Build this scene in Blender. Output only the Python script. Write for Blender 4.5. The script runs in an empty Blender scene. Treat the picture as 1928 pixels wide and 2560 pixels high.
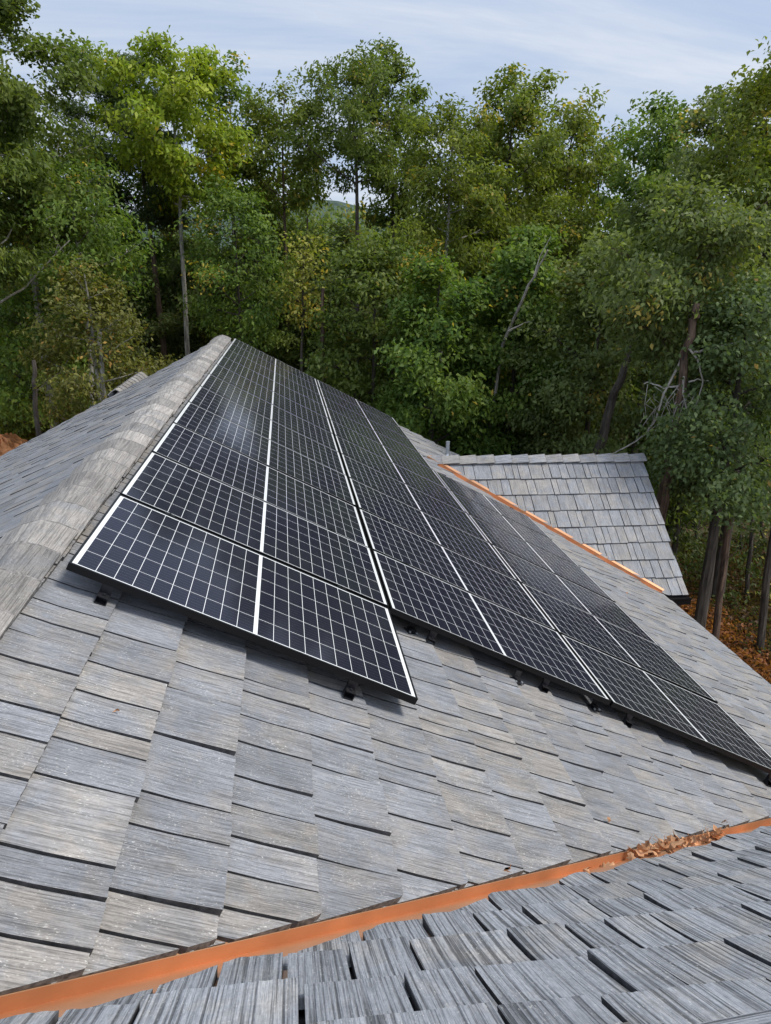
import bpy, math
import numpy as np
from math import radians, sin, cos, tan, pi, sqrt

# ------------------------------------------------------------------ camera
scene = bpy.context.scene
COL = scene.collection
CAM = np.array((0.94603, -3.07333, 1.21190))
RIGHT = np.array((0.99070, -0.13437, 0.02125))
UP = np.array((0.02170, 0.31027, 0.95040))
BACK = np.array((-0.13430, -0.94111, 0.31030))
FPX = 1808.41                                    # focal length in pixels of the 1928 px wide photo
cd = bpy.data.cameras.new('camera')
co = bpy.data.objects.new('camera', cd); COL.objects.link(co)
from mathutils import Matrix, Vector
co.matrix_world = Matrix(((RIGHT[0], UP[0], BACK[0], CAM[0]), (RIGHT[1], UP[1], BACK[1], CAM[1]),
                          (RIGHT[2], UP[2], BACK[2], CAM[2]), (0, 0, 0, 1)))
cd.sensor_fit = 'HORIZONTAL'; cd.sensor_width = 36.0; cd.lens = 36.0 * FPX / 1928.0
cd.clip_start = 0.05; cd.clip_end = 3000
scene.camera = co

# ------------------------------------------------------------------ light
SUN_EL, SUN_AZ = 54, 104                          # azimuth clockwise from +Y
w = bpy.data.worlds.new('World'); scene.world = w; w.use_nodes = True
nt = w.node_tree; nt.nodes.clear()
def N(t, typ, **kw):
    n = t.nodes.new(typ)
    for k, v in kw.items():
        if k.startswith('i_'): n.inputs[k[2:].replace('_', ' ')].default_value = v
        elif k.startswith('n_'): n.inputs[int(k[2:])].default_value = v
        else: setattr(n, k, v)
    return n
def L(t, a, b): t.links.new(a, b)
out = N(nt, 'ShaderNodeOutputWorld'); bg = N(nt, 'ShaderNodeBackground'); bg.inputs[1].default_value = 0.1
sky = N(nt, 'ShaderNodeTexSky'); sky.sky_type = 'NISHITA'; sky.sun_disc = False
sky.sun_elevation = radians(SUN_EL); sky.sun_rotation = radians(SUN_AZ); sky.air_density = 1.0; sky.dust_density = 1.5
tc = N(nt, 'ShaderNodeTexCoord'); sep = N(nt, 'ShaderNodeSeparateXYZ'); L(nt, tc.outputs['Generated'], sep.inputs[0])
zz = N(nt, 'ShaderNodeMath', operation='MAXIMUM', n_1=0.0); L(nt, sep.outputs[2], zz.inputs[0])
za = N(nt, 'ShaderNodeMath', operation='ADD', n_1=0.16); L(nt, zz.outputs[0], za.inputs[0])
dx = N(nt, 'ShaderNodeMath', operation='DIVIDE'); dy = N(nt, 'ShaderNodeMath', operation='DIVIDE')
L(nt, sep.outputs[0], dx.inputs[0]); L(nt, za.outputs[0], dx.inputs[1]); L(nt, sep.outputs[1], dy.inputs[0]); L(nt, za.outputs[0], dy.inputs[1])
cmb = N(nt, 'ShaderNodeCombineXYZ'); L(nt, dx.outputs[0], cmb.inputs[0]); L(nt, dy.outputs[0], cmb.inputs[1])
mp = N(nt, 'ShaderNodeMapping'); mp.inputs['Rotation'].default_value = (0, 0, radians(-14)); mp.inputs['Scale'].default_value = (0.5, 1.7, 1)
mp.inputs['Location'].default_value = (2.1, 1.7, 0)
L(nt, cmb.outputs[0], mp.inputs[0])
n1 = N(nt, 'ShaderNodeTexNoise'); n1.inputs['Scale'].default_value = 0.9; n1.inputs['Detail'].default_value = 8; n1.inputs['Roughness'].default_value = 0.6; n1.inputs['Distortion'].default_value = 0.9
L(nt, mp.outputs[0], n1.inputs['Vector'])
cr = N(nt, 'ShaderNodeValToRGB')
e = cr.color_ramp.elements
e[0].position = 0.30; e[0].color = (3.1, 4.0, 5.9, 1); e[1].position = 0.66; e[1].color = (5.8, 6.2, 6.95, 1)
m_ = e.new(0.46); m_.color = (4.1, 4.9, 6.35, 1)
L(nt, n1.outputs['Fac'], cr.inputs[0])
mx = N(nt, 'ShaderNodeMixRGB'); mx.inputs[0].default_value = 0.85
L(nt, sky.outputs[0], mx.inputs[1]); L(nt, cr.outputs[0], mx.inputs[2])
# the cloud deck is brighter overhead than near the horizon
br = N(nt, 'ShaderNodeMapRange'); br.inputs[1].default_value = 0.25; br.inputs[2].default_value = 0.8; br.inputs[3].default_value = 1.0; br.inputs[4].default_value = 1.15
L(nt, sep.outputs[2], br.inputs[0])
sc_ = N(nt, 'ShaderNodeVectorMath', operation='SCALE'); by = N(nt, 'ShaderNodeMapRange'); by.inputs[1].default_value = 0.25; by.inputs[2].default_value = -0.7; by.inputs[3].default_value = 1.0; by.inputs[4].default_value = 1.9   # added brightening of the unseen sky behind the viewer, fills the tree faces
L(nt, sep.outputs[1], by.inputs[0]); bm_ = N(nt, 'ShaderNodeMath', operation='MULTIPLY'); L(nt, br.outputs[0], bm_.inputs[0]); L(nt, by.outputs[0], bm_.inputs[1])
L(nt, mx.outputs[0], sc_.inputs[0]); L(nt, bm_.outputs[0], sc_.inputs['Scale'])
L(nt, sc_.outputs[0], bg.inputs[0]); L(nt, bg.outputs[0], out.inputs[0])
sl = bpy.data.lights.new('sun', 'SUN'); sl.energy = 3.2; sl.angle = radians(14); sl.color = (1.0, 0.95, 0.87)
so = bpy.data.objects.new('sun', sl); COL.objects.link(so)
so.rotation_euler = (radians(90 - SUN_EL), 0, radians(180 - SUN_AZ)); so.location = (0, -10, 30)
scene.view_settings.view_transform = 'Standard'; scene.view_settings.look = 'None'
scene.view_settings.exposure = 0.4; scene.view_settings.gamma = 1.0
scene.cycles.max_bounces = 6; scene.cycles.transparent_max_bounces = 4
scene.cycles.use_denoising = True

# ------------------------------------------------------------------ helpers
def ray(px, py):
    return RIGHT * (px - 964) / FPX + UP * -(py - 1280) / FPX - BACK
def at(px, py, d):
    r = ray(px, py); return CAM + r * d / math.hypot(r[0], r[1])      # d = horizontal distance
def tag(o, label=None, cat=None, group=None, kind=None):
    if label: o['label'] = label
    if cat: o['category'] = cat
    if group: o['group'] = group
    if kind: o['kind'] = kind
    return o
def empty(name, loc=(0, 0, 0), rz=0.0):
    o = bpy.data.objects.new(name, None); o.location = loc; o.rotation_euler = (0, 0, rz); o.empty_display_size = 0.2
    COL.objects.link(o); return o
def copy_tree(o, parent=None):
    c = o.copy(); COL.objects.link(c)
    if parent: c.parent = parent
    for ch in [x for x in COL.objects if x.parent == o]: copy_tree(ch, c)
    return c

class MB:
    """collects faces (tris/quads/ngons) and builds one mesh with uv and a per-face colour attribute"""
    def __init__(s): s.v = []; s.f = []; s.uv = []; s.c = []; s.mi = []
    def face(s, pts, uv=None, col=(0.5, 0.5, 0.5), mi=0):
        i = len(s.v); s.v.extend([tuple(p) for p in pts]); s.f.append(tuple(range(i, i + len(pts))))
        s.uv.extend(uv if uv is not None else [(p[0], p[1]) for p in pts]); s.c.append(col); s.mi.append(mi)
    def box(s, o, a, b, c, col=(0.5, 0.5, 0.5), mi=0):
        o, a, b, c = map(np.array, (o, a, b, c))
        P = [o, o + a, o + a + b, o + b, o + c, o + a + c, o + a + b + c, o + b + c]
        la, lb, lc = map(np.linalg.norm, (a, b, c))
        for q, (x, y) in (((3, 2, 1, 0), (la, lb)), ((4, 5, 6, 7), (la, lb)), ((0, 1, 5, 4), (la, lc)), ((2, 3, 7, 6), (la, lc)), ((1, 2, 6, 5), (lb, lc)), ((3, 0, 4, 7), (lb, lc))):
            s.face([P[k] for k in q], [(0, 0), (x, 0), (x, y), (0, y)], col, mi)
    def tube(s, pts, rad, n=6, cap=True, col=(0.5, 0.5, 0.5), mi=0):
        pts = [np.array(p, float) for p in pts]; rings = []; ph = None; acc = 0.0; accs = []
        for i, p in enumerate(pts):
            t = pts[min(i + 1, len(pts) - 1)] - pts[max(i - 1, 0)]; t = t / (np.linalg.norm(t) + 1e-9)
            if ph is None:
                ph = np.cross(t, (0.3, 0.9, 0.2)); 
                if np.linalg.norm(ph) < .1: ph = np.cross(t, (1, 0, 0))
            ph = ph - t * (ph @ t); ph /= np.linalg.norm(ph) + 1e-9; q = np.cross(t, ph)
            r = rad[i] if hasattr(rad, '__len__') else rad
            rings.append([p + r * (cos(2 * pi * k / n) * ph + sin(2 * pi * k / n) * q) for k in range(n)])
            if i: acc += np.linalg.norm(p - pts[i - 1])
            accs.append(acc)
        for i in range(len(pts) - 1):
            for k in range(n):
                k2 = (k + 1) % n
                s.face([rings[i][k], rings[i][k2], rings[i + 1][k2], rings[i + 1][k]],
                       [(k / n, accs[i]), ((k + 1) / n, accs[i]), ((k + 1) / n, accs[i + 1]), (k / n, accs[i + 1])], col, mi)
        if cap:
            s.face(rings[-1], None, col, mi); s.face(rings[0][::-1], None, col, mi)
    def build(s, name, mats, parent=None, smooth=False, merge=False):
        me = bpy.data.meshes.new(name)
        if merge:
            import collections
            key = {}; vv = []; idx = []
            for p in s.v:
                k = (round(p[0], 5), round(p[1], 5), round(p[2], 5))
                if k not in key: key[k] = len(vv); vv.append(p)
                idx.append(key[k])
            me.from_pydata(vv, [], [tuple(idx[i] for i in f) for f in s.f])
        else:
            me.from_pydata(s.v, [], s.f)
        ul = me.uv_layers.new(name='UVMap'); ul.data.foreach_set('uv', np.array(s.uv, np.float32).ravel())
        at_ = me.attributes.new('tint', 'FLOAT_COLOR', 'FACE')
        cc = np.ones((len(s.f), 4), np.float32); cc[:, :3] = np.array(s.c, np.float32); at_.data.foreach_set('color', cc.ravel())
        for m in (mats if isinstance(mats, (list, tuple)) else [mats]): me.materials.append(m)
        me.polygons.foreach_set('material_index', np.array(s.mi, np.int32))
        if smooth: me.polygons.foreach_set('use_smooth', np.ones(len(s.f), bool))
        me.update()
        o = bpy.data.objects.new(name, me); COL.objects.link(o)
        if parent: o.parent = parent
        return o

def quad_mesh(name, V, tint, mats, parent=None, mi=None):
    """V: (n,4,3) quads"""
    n = len(V); me = bpy.data.meshes.new(name)
    me.vertices.add(n * 4); me.vertices.foreach_set('co', V.astype(np.float32).ravel())
    me.loops.add(n * 4); me.loops.foreach_set('vertex_index', np.arange(n * 4, dtype=np.int32))
    me.polygons.add(n); me.polygons.foreach_set('loop_start', np.arange(0, n * 4, 4, dtype=np.int32))
    a = me.attributes.new('tint', 'FLOAT_COLOR', 'FACE')
    cc = np.ones((n, 4), np.float32); cc[:, :3] = tint; a.data.foreach_set('color', cc.ravel())
    for m in (mats if isinstance(mats, (list, tuple)) else [mats]): me.materials.append(m)
    me.update(calc_edges=True)
    o = bpy.data.objects.new(name, me); COL.objects.link(o)
    if parent: o.parent = parent
    return o

# ------------------------------------------------------------------ materials
def mat(name):
    m = bpy.data.materials.new(name); m.use_nodes = True; t = m.node_tree
    return m, t, t.nodes['Principled BSDF']
def simple(name, col, rough=0.6, metal=0.0, spec=0.5, noise=0.0, nscale=8, bump=0.0):
    m, t, p = mat(name)
    p.inputs['Roughness'].default_value = rough; p.inputs['Metallic'].default_value = metal; p.inputs['Specular IOR Level'].default_value = spec
    tcn = N(t, 'ShaderNodeTexCoord'); nz = N(t, 'ShaderNodeTexNoise'); nz.inputs['Scale'].default_value = nscale; nz.inputs['Detail'].default_value = 6
    L(t, tcn.outputs['Object'], nz.inputs['Vector'])
    r = N(t, 'ShaderNodeValToRGB'); r.color_ramp.elements[0].position = .3; r.color_ramp.elements[1].position = .7
    r.color_ramp.elements[0].color = tuple(c * (1 - noise) for c in col) + (1,); r.color_ramp.elements[1].color = tuple(min(1, c * (1 + noise)) for c in col) + (1,)
    L(t, nz.outputs['Fac'], r.inputs[0]); L(t, r.outputs[0], p.inputs['Base Color'])
    if bump:
        b = N(t, 'ShaderNodeBump'); b.inputs['Strength'].default_value = bump; b.inputs['Distance'].default_value = 0.02
        L(t, nz.outputs['Fac'], b.inputs['Height']); L(t, b.outputs[0], p.inputs['Normal'])
    return m

def math_(t, op, a, b=None, c=None, clamp=False):
    n = N(t, 'ShaderNodeMath', operation=op); n.use_clamp = clamp
    for i, x in enumerate((a, b, c)):
        if x is None: continue
        if isinstance(x, (int, float)): n.inputs[i].default_value = x
        else: L(t, x, n.inputs[i])
    return n.outputs[0]

def shake_material(name, blue, tan_, groove, tanbias, fleck, gf=190, gl=5.0, vary=(.88, 1.10)):
    """composite shake: grain along V, blotches, chalky flecks; tint = (brightness, tan amount, offset)"""
    m, t, p = mat(name)
    uv = N(t, 'ShaderNodeUVMap'); uv.uv_map = 'UVMap'
    at_ = N(t, 'ShaderNodeAttribute'); at_.attribute_name = 'tint'
    sp = N(t, 'ShaderNodeSeparateXYZ'); L(t, at_.outputs['Vector'], sp.inputs[0])
    su = N(t, 'ShaderNodeSeparateXYZ'); L(t, uv.outputs[0], su.inputs[0])
    off = math_(t, 'MULTIPLY', sp.outputs[2], 57.0)
    def noise(sx, sy, detail=4, rough=.5, dist=0.0):
        c = N(t, 'ShaderNodeCombineXYZ'); L(t, math_(t, 'MULTIPLY', su.outputs[0], sx), c.inputs[0]); L(t, math_(t, 'MULTIPLY', su.outputs[1], sy), c.inputs[1]); L(t, off, c.inputs[2])
        n = N(t, 'ShaderNodeTexNoise'); n.inputs['Scale'].default_value = 1; n.inputs['Detail'].default_value = detail; n.inputs['Roughness'].default_value = rough; n.inputs['Distortion'].default_value = dist
        L(t, c.outputs[0], n.inputs['Vector']); return n.outputs['Fac']
    def ramp(x, a, b, lo=0.0, hi=1.0):
        r = N(t, 'ShaderNodeMapRange'); r.inputs[1].default_value = a; r.inputs[2].default_value = b; r.inputs[3].default_value = lo; r.inputs[4].default_value = hi
        L(t, x, r.inputs[0]); return r.outputs[0]
    g1 = noise(gf, gl, 2, .5, .12); g2 = noise(300, 22, 2, .6); g3 = noise(30, 2.5, 4, .6, .4); pt = noise(120, 75, 4, .7)
    bl = noise(7, 6, 5, .6, .4); fl = noise(240, 90, 3, .6); fm = noise(14, 9, 3, .6)
    tanf = ramp(math_(t, 'ADD', bl, math_(t, 'MULTIPLY_ADD', sp.outputs[1], .30, tanbias)), .44, .72)
    mixc = N(t, 'ShaderNodeMixRGB'); mixc.inputs[1].default_value = blue + (1,); mixc.inputs[2].default_value = tan_ + (1,); L(t, tanf, mixc.inputs[0])
    gr = math_(t, 'MULTIPLY', ramp(g1, .36, .52, groove, 1.04), ramp(g2, .3, .62, .75, 1.1))
    gr = math_(t, 'MULTIPLY', gr, ramp(g3, .3, .6, .86, 1.06)); gr = math_(t, 'MULTIPLY', gr, ramp(pt, .3, .7, .84, 1.14)); gr = math_(t, 'MULTIPLY', gr, ramp(noise(4, 3.5, 3, .55, .5), .3, .7, .84, 1.12))
    gr = math_(t, 'MULTIPLY', gr, ramp(sp.outputs[0], 0, 1, *vary))
    vm = N(t, 'ShaderNodeVectorMath', operation='SCALE'); L(t, mixc.outputs[0], vm.inputs[0]); L(t, gr, vm.inputs['Scale'])
    ff = math_(t, 'MULTIPLY', ramp(fl, .60, .68), ramp(fm, .44, .60, 0, fleck))
    mf = N(t, 'ShaderNodeMixRGB'); mf.inputs[2].default_value = (.78, .76, .70, 1); L(t, ff, mf.inputs[0]); L(t, vm.outputs[0], mf.inputs[1])
    L(t, mf.outputs[0], p.inputs['Base Color'])
    p.inputs['Roughness'].default_value = .58; p.inputs['Specular IOR Level'].default_value = .4
    hgt = math_(t, 'ADD', math_(t, 'MULTIPLY', ramp(g1, .3, .58), 1.0), math_(t, 'MULTIPLY', g2, .6))
    b = N(t, 'ShaderNodeBump'); b.inputs['Strength'].default_value = .75; b.inputs['Distance'].default_value = .0028
    L(t, hgt, b.inputs['Height']); L(t, b.outputs[0], p.inputs['Normal'])
    return m

M = {}
M['shake'] = shake_material('weathered_shake', (.196, .202, .216), (.246, .228, .207), .64, -.10, .5)
M['shake_near'] = shake_material('grooved_shake', (.265, .277, .297), (.34, .325, .305), .34, -.16, .4, 140, 1.4)
M['cap'] = shake_material('ridge_shake', (.20, .202, .206), (.27, .25, .225), .62, .06, .3, 170, 4.0, (.70, 1.16))
M['side'] = simple('dark_shake_side', (.060, .060, .063), .8, 0, .3, .5, 40)
M['butt'] = simple('shake_butt_and_seam_shade', (.15, .14, .13), .8, 0, .3, .6, 60)  # on ridge caps it paints the seam shadow at each cap's end
M['copper'] = simple('copper_coloured_metal', (.56, .285, .145), .30, .45, .5, .15, 4)
SK = [M['shake'], M['side'], M['butt']]
M['felt'] = simple('underlayment', (.03, .028, .027), .9)
M['black_metal'] = simple('black_anodised', (.012, .012, .013), .35, .6, .5)
M['fascia'] = simple('dark_fascia', (.025, .026, .028), .5, 0, .5, .1, 4)
M['siding'] = simple('grey_siding', (.33, .33, .31), .7, 0, .4, .08, 2)
M['galv'] = simple('galvanised', (.42, .45, .48), .4, .7, .5, .15, 20)
M['dark_zinc'] = simple('dark_zinc', (.05, .05, .055), .4, .8)
M['steel'] = simple('bright_steel', (.6, .6, .6), .3, .9)
M['dryleaf'] = simple('dry_leaf', (.40, .215, .11), .7, 0, .3, .55, 22)
M['clay'] = simple('red_clay', (.60, .25, .10), .95, 0, .2, .5, 3.4, .8)
M['rock'] = simple('reddish_rock', (.20, .10, .065), .9, 0, .3, .4, 3, .8)

def bark_material(name, a, b):
    m, t, p = mat(name)
    uv = N(t, 'ShaderNodeTexCoord'); mp = N(t, 'ShaderNodeMapping'); mp.inputs['Scale'].default_value = (14, 14, 2.2)
    L(t, uv.outputs['Object'], mp.inputs[0]); nz = N(t, 'ShaderNodeTexNoise'); nz.inputs['Scale'].default_value = 1; nz.inputs['Detail'].default_value = 7; nz.inputs['Roughness'].default_value = .65
    L(t, mp.outputs[0], nz.inputs['Vector']); r = N(t, 'ShaderNodeValToRGB'); r.color_ramp.elements[0].position = .32; r.color_ramp.elements[1].position = .66
    r.color_ramp.elements[0].color = a + (1,); r.color_ramp.elements[1].color = b + (1,)
    L(t, nz.outputs['Fac'], r.inputs[0]); L(t, r.outputs[0], p.inputs['Base Color']); p.inputs['Roughness'].default_value = .85; p.inputs['Specular IOR Level'].default_value = .2
    bm = N(t, 'ShaderNodeBump'); bm.inputs['Strength'].default_value = .9; bm.inputs['Distance'].default_value = .035; L(t, nz.outputs['Fac'], bm.inputs['Height']); L(t, bm.outputs[0], p.inputs['Normal'])
    return m
M['bark'] = bark_material('brown_bark', (.020, .016, .013), (.10, .082, .064))
M['bark_pale'] = bark_material('pale_lichen_bark', (.10, .088, .07), (.36, .34, .29))
M['bark_red'] = bark_material('reddish_pine_bark', (.026, .018, .014), (.17, .11, .075))
M['bark_dead'] = bark_material('dead_grey_wood', (.16, .14, .115), (.42, .38, .32))

def leaf_material():
    """tint: r,g,b multiplies nothing - it IS the leaf's own colour"""
    m, t, p = mat('leaf')
    at_ = N(t, 'ShaderNodeAttribute'); at_.attribute_name = 'tint'
    L(t, at_.outputs['Color'], p.inputs['Base Color']); p.inputs['Roughness'].default_value = .55; p.inputs['Specular IOR Level'].default_value = .18
    tr = N(t, 'ShaderNodeBsdfTranslucent'); sc = N(t, 'ShaderNodeMixRGB', blend_type='MULTIPLY'); sc.inputs[0].default_value = 1
    sc.inputs[2].default_value = (1.25, 1.35, .55, 1); L(t, at_.outputs['Color'], sc.inputs[1]); L(t, sc.outputs[0], tr.inputs[0])
    mx = N(t, 'ShaderNodeMixShader'); mx.inputs[0].default_value = .42; L(t, p.outputs[0], mx.inputs[1]); L(t, tr.outputs[0], mx.inputs[2])
    L(t, mx.outputs[0], t.nodes['Material Output'].inputs[0])
    return m
M['leaf'] = leaf_material()

# ------------------------------------------------------------------ roof geometry
TP = 0.5; PA = math.atan(TP); c_, s_ = cos(PA), sin(PA)
def PL(v, u, n): return np.array((v * c_ + n * s_, u, -v * s_ + n * c_))    # panel plane: v down the slope, u along the ridge, n off the glass
X0, Z0 = -0.264, -0.041                           # main ridge (deck)
V0 = X0 * c_ - Z0 * s_
YE = 12.0                                         # far rake
rngR = np.random.default_rng(11)
def shakes(mb, P0, da, dt, nn, a0, a1, butts, tlim, tmin, segf, rise=1.0, tanm=.5, seed=0, amin=None):
    rng = np.random.default_rng(seed)
    P0, da, dt, nn = (np.array(x, float) for x in (P0, da, dt, nn))
    widths = np.array((.105, .13, .15, .18, .205, .25, .29, .31)); pw = np.array((.14, .14, .15, .14, .13, .13, .10, .07))
    for bi, tb in enumerate(butts):
        a = a0 - rng.uniform(0, .3)
        ln = (butts[1] - butts[0]) + .07
        while a < a1:
            wd = rng.choice(widths, p=pw); g_ = rng.uniform(.0045, .007); aa, ab = a + g_, a + wd - g_; a += wd
            if ab > a1: ab = a1
            if aa < a0: aa = a0
            if ab - aa < .03: continue
            th = rng.uniform(.021, .032) * rise; hs = rng.uniform(-.002, .005); dv = rng.normal(0, .004); tl1, tl2 = rng.normal(0, .0015, 2)
            tint = (rng.uniform(0, 1), np.clip(rng.normal(tanm, .28), 0, 1), rng.uniform(0, 1)); uo = rng.uniform(0, 50)
            ns, nv = segf(.5 * (aa + ab), tb); ns = max(1, int(round(ns * (ab - aa) / .2)))
            ag = np.linspace(aa, ab, ns + 1)
            t0 = max(tb - ln, tmin)
            te = np.array([min(tb + dv + (rng.normal(0, .0010) if ns > 3 else 0), tlim(x)) for x in ag])
            if (te - t0).max() < .01: continue
            wav = rng.normal(0, .0006, ns + 1) if ns > 3 else np.zeros(ns + 1)
            cur = rng.uniform(1.15, 1.9)
            fr = np.linspace(0, 1, nv + 1)
            def top(i, tt):
                k = (tt - (tb - ln)) / ln; x = (ag[i] - aa) / (ab - aa) - .5
                return .014 + hs * k + th * max(k, 0) ** cur + (tl1 * x + wav[i]) * k
            G = [[None] * (nv + 1) for _ in range(ns + 1)]; B = [None] * (ns + 1); ok = [te[i] - t0 > .004 for i in range(ns + 1)]
            TT = np.zeros((ns + 1, nv + 1))
            for i in range(ns + 1):
                for j in range(nv + 1):
                    tt = t0 + (max(te[i], t0 + .001) - t0) * fr[j]; TT[i, j] = tt
                    G[i][j] = P0 + da * ag[i] + dt * tt + nn * top(i, tt)
                B[i] = (P0 + da * ag[i] + dt * (TT[i, nv] + .0005) + nn * min(.012, top(i, TT[i, nv]) - .004))
            for i in range(ns):
                if not (ok[i] or ok[i + 1]): continue
                for j in range(nv):
                    mb.face([G[i][j], G[i + 1][j], G[i + 1][j + 1], G[i][j + 1]],
                            [(ag[i] + uo, TT[i, j]), (ag[i + 1] + uo, TT[i + 1, j]), (ag[i + 1] + uo, TT[i + 1, j + 1]), (ag[i] + uo, TT[i, j + 1])], tint)
                mb.face([G[i][nv], G[i + 1][nv], B[i + 1], B[i]],
                        [(ag[i] + uo, TT[i, nv]), (ag[i + 1] + uo, TT[i + 1, nv]), (ag[i + 1] + uo, TT[i + 1, nv] + .03), (ag[i] + uo, TT[i, nv] + .03)], tint, 2)
            for i, sgn in ((0, 1), (ns, -1)):       # the two long sides
                for j in range(nv):
                    lo = [P0 + da * ag[i] + dt * TT[i, q] - nn * .002 for q in (j, j + 1)]
                    hi = [G[i][j], G[i][j + 1]]
                    mb.face([lo[0], lo[1], hi[1], hi[0]] if sgn < 0 else [hi[0], hi[1], lo[1], lo[0]],
                            [(ag[i] + uo + .01, TT[i, j]), (ag[i] + uo + .01, TT[i, j + 1]), (ag[i] + uo + .03, TT[i, j + 1]), (ag[i] + uo + .03, TT[i, j])], tint, 1)

def deck(mb, P0, da, dt, nn, pts, th=.06):
    """flat deck slab under the shakes, pts in (a,t)"""
    P0, da, dt, nn = (np.array(x, float) for x in (P0, da, dt, nn))
    T = [P0 + da * a + dt * t for a, t in pts]; Bm = [p - nn * th for p in T]
    mb.face(T); mb.face(Bm[::-1])
    for i in range(len(T)):
        j = (i + 1) % len(T); mb.face([T[i], Bm[i], Bm[j], T[j]])

house = empty('house', (0, 4, -6.8))
tag(house, 'grey shake roofed house with cross gables and copper coloured valleys', 'house')
def hpart(mb, name, mats, parent=None, **kw):
    o = mb.build(name, mats, None, **kw); p = parent or house
    o.parent = p
    mw = Matrix.Translation(-Vector(house.location)); 
    if p is house: o.matrix_parent_inverse = mw
    return o
# valleys, as straight lines on the main slope: u = U0 + K*v  (near),   far dormer ridge at YR
NK, NU = 0.5456, -2.052
A = PL(.45, NU + NK * .45, -.14); D = PL(4.5, NU + NK * 4.5, -.14)
LV = (D - A) / np.linalg.norm(D - A)
QN = math.atan2(-(D - A)[2], (D - A)[1])          # pitch of the near gable
YN = -2.54; ZN = A[2] + (A[1] - YN) * tan(QN) - .016
DYX = (D - A)[1] / (D - A)[0]
YR, ZR, XR = 9.25, -1.845, 7.47                    # far gable: ridge y, ridge z (shake surface), rake x
QF = radians(40.2); YEV = 7.1
FK = 0.532; VA = 3.86
TE = 7.88 - V0                                     # eave in t

def tlim_main(u):
    t = TE
    if u < 4.0: t = min(t, (u - NU) / NK - V0 - .07)
    if 4.9 < u < 13.6: 
        w_ = VA + abs(YR - u) / FK - V0 - .20
        t = min(t, w_)
    return t
def seg_main(u, t):
    x = u + 3.0
    if u < 2.2: return (14, 2)
    if u < 5: return (4, 1)
    return (1, 1)
butts = [.158 + .315 * k for k in range(-0, 26)]
butts = [b for b in butts if b < TE] + [TE]
mb = MB()
shakes(mb, (X0, 0, Z0), (0, 1, 0), (c_, 0, -s_), (s_, 0, c_), -2.3, YE, butts, tlim_main, .06, seg_main, seed=3, tanm=.5)
main_slope = hpart(mb, 'roof_slope', SK); main_slope['label'] = 'main roof slope that carries the solar panels'
mb = MB()
vt = lambda u: (u - NU) / NK - V0
deck(mb, (X0, 0, Z0), (0, 1, 0), (c_, 0, -s_), (s_, 0, c_), [(-2.3, .0), (YE, .0), (YE, TE - .02), (YR + (7.88 - VA) * FK, TE - .02), (YR, VA - V0), (YR - (7.88 - VA) * FK, TE - .02), (NU + NK * 7.88, TE - .02), (-2.14 + .1, vt(-2.14 + .1))])
# left slope, a touch steeper
al = math.atan(.535); cl, sl_ = cos(al), sin(al); c2 = (-cl, 0, -sl_)
deck(mb, (X0, 0, Z0), (0, 1, 0), c2, (-sl_, 0, cl), [(YE, 0), (-3, 0), (-3, 8.4), (YE, 8.4)])
hpart(mb, 'roof_deck', M['felt'])
mb = MB()
shakes(mb, (X0, 0, Z0), (0, 1, 0), c2, (-sl_, 0, cl), -1.2, YE, [.158 + .315 * k for k in range(27)], lambda u: 8.4, .06, lambda u, t: ((3, 1) if u < 4 else (1, 1)), seed=5, tanm=.38)
hpart(mb, 'roof_slope', SK)['label'] = 'left roof slope falling away behind the ridge cap'

# near cross gable, facing the main slope
cq, sq = cos(QN), sin(QN)
ty_near = lambda x: ((A[1] + (x - A[0]) * DYX if x > X0 else A[1] + (X0 - A[0]) * DYX + (X0 - x) * DYX) - YN) / cq
NGAP = .275
jag = np.random.default_rng(4).uniform(-.006, .006, 400)
tl_near = lambda x: ty_near(x) - NGAP - .02 + jag[int((x + 4) / .11) % 400]
mb = MB()
shakes(mb, (0, YN, ZN), (1, 0, 0), (0, cq, -sq), (0, sq, cq), -1.2, 6.8, [.074 + .316 * k for k in range(26)], tl_near, .03,
       lambda a, t: (18, 4) if a < 2.6 else ((8, 3) if a < 4.5 else (2, 1)), rise=1.15, seed=8, tanm=.25)
gn = hpart(mb, 'gable_roof', [M['shake_near'], M['side'], M['butt']]); gn['label'] = 'near cross gable slope of deeply grooved shakes below the camera'
mb = MB(); deck(mb, (0, YN, ZN), (1, 0, 0), (0, cq, -sq), (0, sq, cq), [(7.3, 0), (-1.2, 0), (-1.2, ty_near(-1.2)), (X0, ty_near(X0)), (7.3, ty_near(7.3))][::-1])
deck(mb, (0, YN, ZN), (1, 0, 0), (0, -cq, -sq), (0, -sq, cq), [(7.3, 0), (-1.2, 0), (-1.2, 5.2), (7.3, 5.2)])
hpart(mb, 'roof_deck', M['felt'])
mb = MB()
shakes(mb, (0, YN, ZN), (1, 0, 0), (0, -cq, -sq), (0, -sq, cq), -1.2, 7.3, [.10 + .3 * k for k in range(17)], lambda x: 5.2, .03, lambda a, t: (1, 1), seed=9)
hpart(mb, 'gable_roof', SK)

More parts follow.
